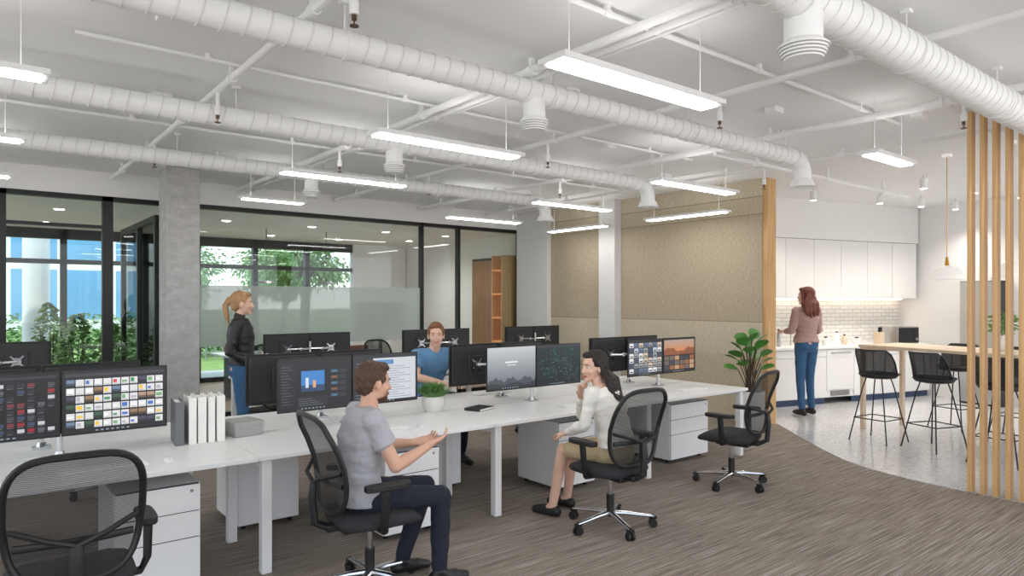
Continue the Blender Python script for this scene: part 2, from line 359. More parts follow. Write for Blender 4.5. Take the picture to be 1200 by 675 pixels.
b=MB().m(M['black']); b.bx(-.235,.12,-.19,-.18,.02,.27); b.obj('door',t,bev=.003)
b=MB().m(M['black']); b.bx(.13,.24,-.188,-.18,.02,.27); b.m(M['steel']); b.cyl((.185,-.188,.08),(.185,-.2,.08),.025); b.obj('control_panel',t)
t=top('knife_block','pale wood block with knives on worktop','knife block',K(2.0,.1,.918),KA)
b=MB().m(M['tablew']); b.box((0,0,.1),(.09,.14,.2)); b.obj('block',t,bev=.005)
b=MB().m(M['black'])
for i in range(4): b.box((-.03+.02*i,-.02,.24),(.012,.02,.08))
b.obj('handle',t)
for i,(sx,h,r,mt,nm,lb) in enumerate([(-.1,.26,.035,'steel','kettle','small steel kettle on worktop'),(.9,.12,.06,'white','storage_jar','white ceramic jar on worktop'),(1.15,.2,.04,'shade','bottle','tall pale bottle on worktop'),(1.32,.15,.045,'tablew','canister','wooden canister on worktop'),(1.6,.1,.07,'white','bowl','white bowl on worktop')]):
    t=top(nm,lb,nm.replace('_',' '),K(sx,.0,.918),KA)
    b=MB().m(M[mt]); 
    prof=[(.75,0),(1,.15),(1,.6),(.8,.8),(.45,.9),(.4,1)] if nm!='bowl' else [(.5,0),(.8,.4),(1,1)]
    b.loft([[(r*q*math.cos(2*pi*j/16),r*q*math.sin(2*pi*j/16),h*z) for j in range(16)] for q,z in prof]); b.obj('body',t)
    b=MB().m(M['black']); b.cyl((0,0,h),(0,0,h+.02),r*.42); b.obj('lid' if nm!='bowl' else 'rim',t)
b=MB().m(M['steel']); b.tube([(0,0,0),(0,0,.25),(0,-.03,.31),(0,-.1,.33),(0,-.17,.31),(0,-.18,.26)],.012); tag(kobj(b,'tap',.35,-.2,.918),'curved steel kitchen tap','tap')
t=top('refrigerator','tall dark steel refrigerator against kitchen side wall','refrigerator',K(2.78,.95,.006),KA)
b=MB().m(M['dark']); b.bx(0,.33,-.6,0,0,1.95); b.obj('body',t,bev=.005)
b=MB().m(M['steel']); b.bx(-.02,0,-.59,-.01,.7,1.94); b.obj('door',t,bev=.003)
b=MB().m(M['steel']); b.bx(-.02,0,-.59,-.01,.03,.69); b.obj('freezer_door',t,bev=.003)
b=MB().m(M['black']); b.bx(-.05,-.035,-.56,-.54,.9,1.7).bx(-.05,-.02,-.56,-.54,.9,.92).bx(-.05,-.02,-.56,-.54,1.68,1.7); b.obj('handle',t)
# ------------------------------------------------------------------ foliage helpers
OVAL=((0,.1),(.12,.55),(.32,.92),(.55,1),(.78,.78),(.93,.4),(1,.08))
def shrub(b,c,h,r,n,L,w,upb=.6,dr=.4):
    c=V(c)
    for i in range(n):
        a=random.uniform(0,2*pi); z=random.uniform(.15,1)*h; rr=r*random.uniform(.1,1)*math.sin(pi*min(1,.25+.72*z/h))
        p=c+V((math.cos(a)*rr,math.sin(a)*rr,z))
        b.leaf(p,(math.cos(a),math.sin(a),random.uniform(-.1,upb)),L*random.uniform(.7,1.2),w*random.uniform(.7,1.2),dr,.1,random.uniform(-1.1,1.1))
t=top('bar_table','high pale oak bar table with slim square legs','table',(9.12,3.15,.006),KA)
b=MB().m(M['tablew']); b.bx(-.4,.4,-1.35,.85,1.045,1.08); b.obj('table_top',t,bev=.004)
for x,y in ((-.36,.81),(.36,.81),(-.36,-1.31),(.36,-1.31)):
    b=MB().m(M['tablew']); b.bx(x-.025,x+.025,y-.025,y+.025,0,1.045); b.obj('leg',t,bev=.003)
b=MB().m(M['tablew']); b.bx(-.34,.34,.79,.82,.98,1.045).bx(-.34,.34,-1.32,-1.29,.98,1.045); b.obj('rail',t)
def stool(loc,rot):
    t=top('bar_stool','black woven bucket bar stool with slim metal legs','bar stool',loc,rot,'bar stools at the high table')
    N=24
    b=MB().m(M['black']); rows=[]
    for k,(rr,z) in enumerate([(0.02,.745),(.11,.745),(.175,.757),(.198,.79)]):
        rows.append([(rr*math.cos(2*pi*j/N)*.95,rr*math.sin(2*pi*j/N)*1.05,z) for j in range(N)])
    b.loft(rows,caps=False); o=b.obj('seat',t); sm=o.modifiers.new('s','SOLIDIFY'); sm.thickness=.014
    def back(z,rr,off):
        out=[]
        for j in range(N):
            a=2*pi*j/N; hb=max(0,-math.cos(a))
            zz=.79+ (z-.79)*min(1,(hb*1.6)**.8 if hb>0 else 0)
            out.append(((rr+off*hb)*math.cos(a)*.95,(rr+off*hb)*math.sin(a)*1.05,zz))
        return out
    b=MB().m(M['weave']); b.loft([rows[-1],back(.90,.205,.01),back(1.0,.21,.03),back(1.07,.212,.04)],caps=False)
    b.m(M['black']); b.tube(back(1.07,.212,.04),.009,8,closed=True)
    for j in range(7,18,2):
        b.tube([rows[-1][j],back(.90,.205,.01)[j],back(1.0,.21,.03)[j],back(1.07,.212,.04)[j]],.004,6)
    b.obj('backrest',t)
    for sx,sy in ((1,1),(1,-1),(-1,1),(-1,-1)):
        b=MB().m(M['frame']); b.tube([(sx*.09,sy*.09,.745),(sx*.12,sy*.12,.62),(sx*.225,sy*.225,0)],.0075,8); b.obj('leg',t)
    b=MB().m(M['frame']); q=.187; b.tube([(q,q,.27),(-q,q,.27),(-q,-q,.27),(q,-q,.27)],.0065,8,closed=True); b.obj('footrest',t)
    return t
st=stool((8.34,3.56,.006),KA+.15)
dup(st,(8.36,2.98,.006),KA-.1); dup(st,(8.17,2.3,.006),KA+.2)
dup(st,(9.98,3.3,.006),KA+pi); dup(st,(9.8,2.6,.006),KA+pi+.2)
def vase(loc,lab,h=.18):
    t=top('potted_plant',lab,'plant',loc)
    b=MB().m(M['pot']); b.loft([[(r*math.cos(2*pi*j/16),r*math.sin(2*pi*j/16),z) for j in range(16)] for r,z in ((.04,0),(.055,.05),(.05,h*.8),(.035,h))]); b.obj('vase',t)
    b=MB().m(M['leaf']); shrub(b,(0,0,h-.02),.28,.12,90,.1,.035,1.2); b.obj('foliage',t,smooth=False)
vase((9.0,2.5,1.087),'leafy green sprigs in pale vase on bar table')
vase(K(.55,.05,.918),'small herb plant in white pot on worktop')
def pend(loc):
    t=top('pendant_lamp','white dome pendant lamp with brass cap','pendant lamp',loc,0,'dome pendant lamps over the bar table')
    b=MB().m(M['shade']); pr=[(.02,.155),(.06,.15),(.105,.125),(.14,.085),(.165,.04),(.175,.0)]
    b.loft([[(r*math.cos(2*pi*j/28),r*math.sin(2*pi*j/28),z) for j in range(28)] for r,z in pr],caps=False); o=b.obj('lamp_shade',t); sm=o.modifiers.new('s','SOLIDIFY'); sm.thickness=.005
    b=MB().m(M['brass']); b.cyl((0,0,.15),(0,0,.25),.024,.012); b.obj('lamp_cap',t)
    b=MB().m(M['brass']); b.cyl((0,0,.25),(0,0,CH-loc[2]-.01),.004,n=6); b.obj('cable',t)
    b=MB().m(M['bulb2']); b.sph((0,0,.06),.035); b.obj('light_bulb',t)
    b=MB().m(M['shade']); b.cyl((0,0,CH-loc[2]-.03),(0,0,CH-loc[2]),.05); b.obj('ceiling_rose',t)
    return t
p=pend((8.5,2.9,1.88)); dup(p,(8.3,2.25,1.88))
t=top('ceiling_spotlight','white cylindrical ceiling spotlight','spotlight',(9.6,5.0,CH-.17),0,'kitchen ceiling spotlights')
b=MB().m(M['white']); b.cyl((0,0,0),(0,0,.13),.045); b.obj('housing',t)
b=MB().m(M['down']); b.cyl((0,0,-.003),(0,0,.002),.036); b.obj('lens',t)
b=MB().m(M['white']); b.cyl((0,0,.13),(0,0,.17),.012); b.obj('stem',t)
sl=bpy.data.lights.new('spot_lamp','SPOT'); sl.energy=55; sl.spot_size=rad(130); sl.spot_blend=.8; sl.shadow_soft_size=.04; sl.color=(1,.93,.84)
so=bpy.data.objects.new('spot_lamp',sl); COL.objects.link(so); so.parent=t; so.location=(0,0,-.02)
for s_,t_ in ((.9,1.0),(1.8,1.0),(2.6,1.0),(.2,2.2),(1.2,2.2),(2.2,2.2)): dup(t,K(s_,t_,CH-.17))
# ------------------------------------------------------------------ wooden slats
b=MB().m(M['slat']); b.box((0,0,(CH-.01)/2),(.09,.036,CH-.01)); s0=b.obj('wooden_slat',bev=.003); s0.location=(6.76,2.12,.006)
tag(s0,'full-height oak slat of open room divider','slat','room divider slats')
for i in range(1,10):
    dup(s0,(6.76+.0,2.12-.092*i,.006))
# ------------------------------------------------------------------ ceiling services
def duct(y,x0,x1,r,elbow,zc=3.03,outs=(),k0=1):
    t=top('air_duct','long white ribbed round ventilation duct under ceiling','air duct',(0,y,zc),0,'exposed ventilation ducts')
    b=MB().m(M['duct']); b.cyl((x0,0,0),(x1,0,0),r,n=28)
    x=x0+.05; sk_=.035
    b.m(M['seam'])
    while x<x1:
        pts=[(x-sk_/2+sk_*math.sin(a)*.5,math.cos(a)*(r+.001),math.sin(a)*(r+.001)) for a in [2*pi*j/24 for j in range(24)]]
        b.tube(pts,.004,6,closed=True); x+=.105
    b.obj('duct_pipe',t)
    if elbow:
        b=MB().m(M['duct']); pts=[(x1-.01,0,0)]+[(x1+.16*math.sin(a),0,-.16+.16*math.cos(a)) for a in [pi/2*k/6 for k in range(1,7)]]+[(x1+.16,0,-.24)]
        b.tube(pts,r+.006,20)
        b.cyl((x1+.16,0,-.2),(x1+.16,0,-.27),r+.02,r+.05,n=24); b.obj('duct_elbow',t)
    for ox in outs:
        R=max(r,.08)*k0
        b=MB().m(M['duct']); b.cyl((ox,0,-r*.6),(ox,0,-r-.09),R*.92,n=24); b.cyl((ox,0,-r-.09),(ox,0,-r-.115),R*.92,R*1.2,n=24)
        for k in range(4):
            z=-r-.115-.014*k; q=R*(1.22-.06*k)
            b.cyl((ox,0,z),(ox,0,z-.008),q,n=28); b.m(M['louv']); b.cyl((ox,0,z-.008),(ox,0,z-.014),q*.9,n=24); b.m(M['duct'])
        b.cyl((ox,0,-r-.171),(ox,0,-r-.178),R*.95,n=24); b.obj('air_diffuser',t)
    xx=x0+.6
    while xx<x1:
        b=MB().m(M['duct']); b.cyl((xx,0,r),(xx,0,CH-zc),.004,n=6); b.cyl((xx-.014,0,0),(xx+.014,0,0),r+.007,n=24); b.box((xx,0,CH-zc-.01),(.05,.05,.02)); b.obj('hanger',t); xx+=1.5
duct(3.45,-2,6.25,.076,True,outs=(.9-1.6,2.95))
duct(5.35,-2,6.2,.076,True,outs=(2.95,))
duct(7.2,-2,6.2,.076,True,outs=(2.95,))
duct(1.6,-1,9.5,.108,False,outs=(2.98,),k0=.85)
def pipe(pts,r,lab='white conduit pipe fixed under ceiling'):
    b=MB().m(M['duct']); b.tube(pts,r,10)
    a,c=V(pts[0]),V(pts[-1]); n=int((c-a).length/1.3)
    for i in range(n):
        p=a.lerp(c,(i+.5)/n); b.box((p.x,p.y,(p.z+CH)/2),(.03,.03,max(.02,CH-p.z)))
        d=(c-a).normalized()*.03; b.cyl(p-d,p+d,r*1.4,n=12)
    tag(b.obj('ceiling_pipe'),lab,'pipe','ceiling pipes')
for x,r,z in ((1.44,.024,3.19),(2.96,.027,3.19),(3.1,.020,3.2),(3.19,.011,3.21),(4.45,.024,3.2),(5.9,.03,3.18),(6.05,.018,3.2),(7.3,.02,3.2),(-.4,.02,3.2)):
    pipe([(x,-1.5,z),(x,9.9,z)],r)
for y,r,z,x0,x1 in ((2.6,.016,3.225,-1,6.5),(4.75,.013,3.235,.5,6.4),(6.7,.015,3.225,-1,7.5),(8.6,.015,3.225,-1,7.5),(4.1,.022,3.13,5.9,10.5),(.7,.02,3.18,-1,9)):
    pipe([(x0,y,z),(x1,y,z)],r)
t=top('sprinkler','drop sprinkler with bronze head below ceiling pipe','sprinkler',(1.44,5.25,2.95),0,'ceiling sprinklers')
b=MB().m(M['duct']); b.cyl((0,0,.07),(0,0,.24),.014,n=10); b.cyl((0,0,.055),(0,0,.12),.024,n=12); b.obj('drop_pipe',t)
b=MB().m(M['copper']); b.cyl((0,0,.03),(0,0,.055),.012,n=10); b.cyl((0,0,.0),(0,0,.005),.022,n=12); b.cyl((0,0,.0),(0,0,.03),.004,n=8); b.obj('sprinkler_head',t)
for x,y in ((1.44,3.0),(1.44,7.4),(4.45,3.05),(4.45,5.0),(4.45,7.2),(5.9,1.9),(7.3,4.4),(5.9,6.4),(7.3,7.0),(2.96,6.5)): dup(t,(x,y,2.95))
b=MB().m(M['duct']); b.box((0,0,0),(.14,.1,.05)); o=b.obj('junction_box',bev=.005); o.location=(1.2,5.9,3.244); tag(o,'small white electrical junction box on ceiling','junction box','ceiling junction boxes')
for x,y in ((.9,4.2),(3.6,3.8),(5.3,3.1),(6.4,2.4),(2.2,7.8),(7.0,5.6),(5.2,4.9)): dup(o,(x,y,3.244))
# ------------------------------------------------------------------ linear pendant lights
def linear(loc,rot,L=1.3,W=.1):
    t=top('linear_pendant_light','slim white linear pendant light, lit','pendant light',loc,rot,'linear pendant lights')
    b=MB().m(M['wmetal']); b.bx(0,L,-W,W,0.005,.035); b.obj('housing',t,bev=.004)
    b=MB().m(M['bulb']); b.bx(.03,L-.03,-W*.6,W*.6,-.004,.006); b.obj('diffuser',t,smooth=False)
    b=MB().m(M['ceil_fill']); b.bx(.05,L-.05,-W*.6,W*.6,.035,.039); b.obj('added_ceiling_glow',t,smooth=False)  # glowing panel added on the housing top to brighten the ceiling
    for x in (.12,L-.12):
        b=MB().m(M['duct']); b.cyl((x,0,.035),(x,0,CH-loc[2]),.0025,n=6); b.obj('suspension_cable',t)
    return t
L0=linear((2.2,2.45,2.8),0)
for x in (-.96,2.2,5.2):
    for y in (2.45,4.3,6.1,7.95):
        if (y==2.45) or (x,y)==(2.2,7.95): continue
        dup(L0,(x,y,2.8))
L1=linear((5.55,2.45,2.8),0,.75,.085); dup(L1,(2.42,7.95,2.8))
dup(L0,(7.6,5.1,2.78),pi/2); dup(L0,(7.6,7.2,2.78),pi/2); dup(L0,(2.2,.3,2.8)); dup(L0,(5.2,.3,2.8)); dup(L0,(-.96,.3,2.8))
# ------------------------------------------------------------------ desks
DZ=.72
def desk(loc,W,end,rot=0,label='white bench desk with square steel legs'):
    t=top('bench_desk',label,'desk',loc,rot,'bench desks')
    b=MB().m(M['desk']); b.bx(0.002,W-.002,0,.79,DZ-.028,DZ); b.obj('desk_top',t,bev=.003)
    xs=[.03] + ([W-.09] if end else [])
    for x in xs:
        for y in (.04,.72):
            b=MB().m(M['wmetal']); b.bx(x,x+.06,y,y+.06,0,DZ-.028); b.obj('leg',t,bev=.003)
        b=MB().m(M['wmetal']); b.bx(x+.005,x+.055,.1,.72,DZ-.085,DZ-.03); b.obj('crossbar',t)
    b=MB().m(M['wmetal']); b.bx(.09,W,.60,.64,DZ-.07,DZ-.03); b.obj('rail',t)
    return t
DW=1.76; X0=-.40
d0=desk((X0,4.1,0),DW,False)
for i in (1,2): dup(d0,(X0+DW*i,4.1,0))
desk((X0+DW*3,4.1,0),1.62,True)
XE=X0+DW*3+1.62
dr=desk((XE,5.7,0),DW,False,pi); 
dup(dr,(XE-DW,5.7,0)); dup(dr,(XE-2*DW,5.7,0)); dup(dr,(XE-3*DW,5.7,0))
for i in (0,2,3,4): dup(d0,(-1.0+DW*i,7.95,0))
def pedestal(loc,rot,W=.44):
    t=top('drawer_pedestal','white three-drawer mobile pedestal under desk','drawer unit',loc,rot,'desk pedestals')
    b=MB().m(M['desk']); b.bx(0,W,.02,.55,.04,.6); b.obj('body',t,bev=.003)
    for z0,z1 in ((.045,.29),(.295,.44),(.445,.595)):
        b=MB().m(M['desk']); b.bx(.004,W-.004,0,.018,z0,z1); b.obj('drawer',t,bev=.002)
        b=MB().m(M['dark']); b.bx(.01,W-.01,.004,.02,z1-.001,z1+.005); b.obj('drawer_gap',t)
    b=MB().m(M['chrome']); b.cyl((W-.05,-.003,.56),(W-.05,.002,.56),.009); b.obj('lock',t)
    for x,y in ((.05,.08),(W-.05,.08),(.05,.49),(W-.05,.49)):
        b=MB().m(M['black']); b.cyl((x-.01,y,.02),(x+.01,y,.02),.02); b.obj('caster',t)
    return t
pd=pedestal((.62,4.2,0),0)
dup(pd,(2.22,4.16,0)); dup(pd,(3.95,4.3,0)); pedestal((5.52,4.35,0),0,.62); dup(pd,(1.95,5.55,0),pi); dup(pd,(3.42,5.55,0),pi); dup(pd,(5.5,5.55,0),pi); dup(pd,(3.3,8.05,0)); dup(pd,(5.0,8.05,0))
# ------------------------------------------------------------------ monitors
MW,MH=.56,.385
MZ=.855
def content(kind):
    R=[]; A=lambda x0,y0,x1,y1,c,l=1: R.append((x0,y0,x1,y1,c,l))
    rnd=random.Random(kind)
    cols=[(240,240,240),(235,238,240),(214,60,60),(60,140,90),(70,110,200),(245,200,60),(230,230,230),(90,180,200),(250,250,250),(180,180,190),(225,225,228),(120,170,120)]
    if kind=='grid':
        A(0,0,1,1,(24,24,28),0); A(.02,.9,.98,.95,(60,60,66))
        for i in range(11):
            for j in range(6):
                c=rnd.choice(cols); c2=rnd.choice([(110,130,160),(150,120,90),(60,90,70),(180,150,130),(70,70,90)])
                x=.03+i*.086; y=.07+j*.135; w=rnd.random()<.62; A(x,y+(.0 if w else .02),x+.076,y+.11,(226,226,228) if w else c2)
                if w:
                    A(x+.008,y+.03,x+.038+rnd.random()*.03,y+.06+rnd.random()*.04,c,2)
                    A(x+.01,y+.012,x+.06,y+.018,(120,120,130),2)
                else:
                    A(x,y+.02,x+.076,y+.055,tuple(int(v*.6) for v in c2),2)
    elif kind=='icons':
        A(0,0,1,1,(16,16,20),0); A(.02,.91,.98,.95,(50,50,56))
        for i in range(11):
            for j in range(8):
                if rnd.random()<.8:
                    c=rnd.choice([(150,40,44),(90,90,100),(200,200,205),(60,70,100),(120,50,60),(40,42,50),(70,72,80)]); x=.03+i*.087; y=.07+j*.1; A(x,y+.02,x+.06,y+.075,c); A(x,y,x+.05,y+.01,(110,110,115))
    elif kind=='photo':
        A(0,0,1,1,(22,24,30),0); A(.3,.35,.62,.75,(60,130,200)); A(.3,.35,.62,.47,(40,70,110),2); A(.36,.42,.40,.62,(210,220,230),3); A(.46,.42,.5,.56,(230,170,120),3)
        A(.02,.05,.22,.9,(30,32,38))
        for j in range(14): A(.04,.12+j*.055,.18-.03*(j%3),.13+j*.055,(90,95,105),2)
        for j in range(5): A(.7,.2+j*.12,.93,.28+j*.12,(44,48,56)); A(.72,.22+j*.12,.8,.26+j*.12,(140,90,60) if j%2 else (70,120,150),2)
        A(.25,.05,.66,.25,(34,36,42))
        for j in range(4): A(.27,.08+j*.04,.6-.05*j,.09+j*.04,(100,104,110),2)
    elif kind=='list':
        A(0,0,1,1,(40,42,48),0); A(.3,.04,.98,.92,(205,210,216))
        for j in range(14): A(.34,.08+j*.05,.9-.1*(j%3),.092+j*.05,(140,148,160),2)
        for j in range(12): A(.04,.1+j*.065,.24,.115+j*.065,(110,118,130),2)
        A(.34,.78,.62,.88,(90,140,190),3)
    elif kind=='lock':
        for j in range(16): 
            t=j/16; A(0,t,1,t+1/16+.001,(int(100+100*t),int(106+98*t),int(114+94*t)),0)
        for i in range(40): x=i/40; h=.16+.1*abs(math.sin(i*.25))+.02*math.sin(i*1.3); A(x,0,x+1/40,h,(70,76,84),1)
        for i in range(40): x=i/40; h=.08+.06*abs(math.sin(i*.17+1)); A(x,0,x+1/40,h,(46,52,60),2)
        A(.36,.62,.62,.655,(240,240,240),2); A(.40,.56,.58,.575,(240,240,240),2)
    elif kind=='green':
        for j in range(14): t=j/14; A(0,t,1,t+1/14+.001,(int(8+12*t),int(20+26*t),int(24+30*t)),0)
        for i in range(420):
            x=rnd.random(); y=.05+rnd.random()*.85; v=noise.noise(V((x*5,y*5,1)))
            if v>-.05:
                c=rnd.choice([(18,52,50),(26,70,66),(12,36,38),(48,90,82)]); w=.012+rnd.random()*.035; A(x,y,min(1,x+w),y+w*.9,c,1+i%3)
        for i in range(36): x=.3+rnd.random()*.4; y=.3+rnd.random()*.35; A(x,y,x+.012,y+.016,(130,150,128),4)
        A(0,.93,1,1,(50,54,60),5)
    elif kind=='orange':
        A(0,0,1,1,(28,28,32),0)
        for j in range(8): t=j/8; A(.02,.55+t*.4,.98,.55+(t+1/8)*.4+.001,(int(214-40*t),int(132+24*t),int(80+70*t)),1)
        for i in range(30): x=.02+.96*i/30; A(x,.5,x+.96/30,.66+.06*math.sin(i*.31)+.02*math.sin(i*.9),(140,84,54),2)
        for i in range(6):
            for j in range(3):
                c=rnd.choice([(150,96,60),(90,70,60),(190,150,110),(60,64,74),(110,100,90)]); x=.03+i*.16; y=.07+j*.14; A(x,y,x+.14,y+.12,c,2)
    elif kind=='thumbs':
        A(0,0,1,1,(30,30,34),0)
        for i in range(7):
            for j in range(6):
                c=rnd.choice([(225,225,225),(190,200,210),(90,110,140),(150,150,150),(210,190,170),(60,70,90)]); x=.03+i*.136; y=.06+j*.145; A(x,y,x+.12,y+.125,c); A(x+.02,y+.02,x+.1,y+.055,(60,70,80),2)
    A(0,0,1,.035,(30,32,38),4)
    for i in range(7): A(.3+i*.05,.008,.325+i*.05,.028,(150,160,175),5)
    return R
def monitor(loc,rot,kind=None,label='black slim monitor with display on'):
    t=top('monitor',label,'monitor',loc,rot,'desk monitors')
    b=MB().m(M['black']); b.bx(-MW/2,MW/2,0,.012,0,MH); b.bx(-MW/2,MW/2,-.004,0,0,.012).bx(-MW/2,MW/2,-.004,0,MH-.006,MH).bx(-MW/2,-MW/2+.006,-.004,0,0.012,MH-.006).bx(MW/2-.006,MW/2,-.004,0,.012,MH-.006); b.obj('bezel',t,bev=.002)
    b=MB().m(M['dark']); b.bx(-MW/2+.02,MW/2-.02,.012,.03,.03,MH-.02); b.bx(-.09,.09,.03,.045,MH/2-.09,MH/2+.09); b.obj('back_cover',t,bev=.006)
    bm=bmesh.new(); cl=bm.loops.layers.float_color.new('Col')
    R=content(kind) if kind else [(0,0,1,1,(10,10,12),0)]
    for x0,y0,x1,y1,c,l in R:
        f=lambda x,y:((x-.5)*(MW-.012),-.0005-.0002*l,.012+y*(MH-.018))
        x1=min(x1,1); y1=min(y1,1)
        fc=bm.faces.new([bm.verts.new(f(*p)) for p in ((x0,y0),(x1,y0),(x1,y1),(x0,y1))])
        for lp in fc.loops: lp[cl]=(*lin(c),1)
    me=bpy.data.meshes.new('screen'); bm.to_mesh(me); bm.free(); me.materials.append(M['screen'])
    o=bpy.data.objects.new('screen',me); COL.objects.link(o); o.parent=t
    return t
def arm(loc,rot):
    t=top('monitor_stand','chrome dual monitor arm clamped to desk','monitor arm',loc,rot,'monitor arms')
    b=MB().m(M['chrome']); b.box((0,0,.008),(.1,.09,.016)); b.cyl((0,0,.01),(0,0,.04),.03,.022); b.obj('clamp_base',t)
    b=MB().m(M['chrome']); b.cyl((0,0,.03),(0,0,.42),.016); b.obj('pole',t)
    for sx in (-1,1):
        b=MB().m(M['chrome']); b.tube([(0,0,.33),(sx*.14,.05,.33),(sx*.28,-.008,.33)],.014,8); b.sph((sx*.14,.05,.33),.022); b.box((sx*.28,-.012,.33),(.07,.008,.07)); 
        for q in (-1,1): b.box((sx*.28,-.016,.33),(.15,.006,.016),Euler((0,q*pi/4,0)).to_matrix())
        b.obj('arm',t)
    return t
A0=None
pairs=[(-.13,'icons','grid'),(1.70,'photo','list'),(3.52,'lock','green'),(5.33,'thumbs','orange')]
labs={'icons':'black monitor showing dark desktop with thumbnails','grid':'black monitor showing grid of colourful thumbnails','photo':'black monitor showing photo editing window','list':'black monitor showing light document window','lock':'black monitor showing grey landscape wallpaper','green':'black monitor showing dark teal textured image','thumbs':'black monitor showing rows of pale thumbnails','orange':'black monitor showing orange landscape and thumbnails'}
for x,k1,k2 in pairs:
    c=x+MW+.003
    monitor((c-MW/2-.003,4.75,MZ),0,k1,labs[k1]); monitor((c+MW/2+.003,4.75,MZ),0,k2,labs[k2])
    if A0 is None: A0=arm((c,4.815,DZ),0)
    else: dup(A0,(c,4.815,DZ),0)
m0=monitor((.7,5.25,MZ),pi,None,'black monitor seen from behind on desk arm')
first=True
for x,_,_ in pairs:
    c=x+MW-.06
    for sgn in (-1,1):
        L=(c+sgn*(MW/2+.003),5.25,MZ)
        if first: m0.location=L; first=False
        else: dup(m0,L,pi)
    dup(A0,(c,5.185,DZ),pi)
for x in (-.45,2.8,4.7,6.5):
    c=x+MW
    for sgn in (-1,1): dup(m0,(c+sgn*(MW/2+.003),8.3,MZ),pi)
    dup(A0,(c,8.235,DZ),pi)
# ------------------------------------------------------------------ desk items
for i,(w,h,c) in enumerate([(.05,.28,'mgrey'),(.045,.3,'paper'),(.05,.3,'paper'),(.04,.3,'paper'),(.05,.3,'paper')]):
    t=top('ring_binder',('grey' if c=='mgrey' else 'white')+' upright ring binder standing on desk','binder',(1.1+.058*i-(.02 if i==0 else 0),4.86,DZ),rad(-6),'ring binders on the desk')
    b=MB().m(M[c]); b.bx(-w/2,-w/2+.003,-.13,.13,0,h).bx(w/2-.003,w/2,-.13,.13,0,h).bx(-w/2,w/2,-.133,-.13,0,h); b.obj('cover',t,bev=.001)
    b=MB().m(M['paper']); b.bx(-w/2+.006,w/2-.006,-.125,.12,.01,h-.015); b.obj('pages',t)
t=top('storage_box','low grey woven storage box on desk','box',(1.5,4.88,DZ),rad(8))
b=MB().m(M['grey']); b.bx(-.1,.1,-.11,.11,0,.085); b.obj('body',t,bev=.006)
b=MB().m(M['grey']); b.bx(-.105,.105,-.115,.115,.065,.1); b.obj('lid',t,bev=.004)
t=top('potted_grass','bushy green grass plant in white ribbed pot','plant',(3.07,4.9,DZ))
b=MB().m(M['pot']); b.loft([[(r*(1+.03*(j%2))*math.cos(2*pi*j/32),r*(1+.03*(j%2))*math.sin(2*pi*j/32),z) for j in range(32)] for r,z in ((.06,0),(.088,.04),(.095,.09),(.085,.125),(.07,.125),(.068,.1))]); b.obj('pot',t)
b=MB().m(M['leaf'])
for i in range(620):
    a=random.uniform(0,2*pi); r=random.uniform(0,.06); tl=random.uniform(.1,1.1)
    b.leaf((r*math.cos(a),r*math.sin(a),.1),(math.cos(a)*tl,math.sin(a)*tl,1),random.uniform(.10,.21),.014,.25)
b.obj('foliage',t,smooth=False)
t=top('notebook','closed black notebook lying on desk','notebook',(3.42,4.72,DZ),rad(20))
b=MB().m(M['notebook']); b.bx(-.11,.11,-.08,.08,0,.004).bx(-.11,.11,-.08,.08,.018,.022).bx(-.112,-.108,-.08,.08,0,.022); b.obj('cover',t,bev=.002)
b=MB().m(M['paper']); b.bx(-.106,.106,-.076,.076,.004,.018); b.obj('pages',t)
def keyboard(x,y,rot=0):
    t=top('keyboard','flat white keyboard on desk','keyboard',(x,y,DZ),rot,'keyboards')
    b=MB().m(M['wmetal']); b.bx(-.21,.21,-.06,.06,0,.012); b.obj('base',t,bev=.004)
    b=MB().m(M['paper'])
    for r in range(5):
        for c in range(14): b.bx(-.2+c*.029,-.2+c*.029+.024,-.052+r*.0215,-.052+r*.0215+.018,.012,.016)
    b.obj('keys',t,smooth=False); return t
k=keyboard(.6,4.35); dup(k,(2.3,4.4,DZ)); dup(k,(4.25,4.36,DZ)); dup(k,(5.9,4.38,DZ)); dup(k,(4.1,5.45,DZ),pi)
b=MB().m(M['wmetal']); b.sph((0,0,0),(.03,.05,.024)); bmesh.ops.bisect_plane(b.bm,geom=b.bm.verts[:]+b.bm.edges[:]+b.bm.faces[:],plane_co=(0,0,0),plane_no=(0,0,-1),clear_outer=True)
o=b.obj('computer_mouse'); o.location=(.92,4.34,DZ); tag(o,'small white computer mouse on desk','mouse','computer mice')
for x in (2.62,4.58,6.05): dup(o,(x,4.34,DZ))
t=top('paper_stack','loose white papers on desk','paper',(5.0,4.4,DZ),rad(10))
b=MB().m(M['paper']); b.bx(-.15,.15,-.105,.105,0,.004); b.obj('sheet',t)
b=MB().m(M['dark']); b.cyl((-.05,0,.008),(.09,.03,.008),.004,n=8); b.obj('pen',t)
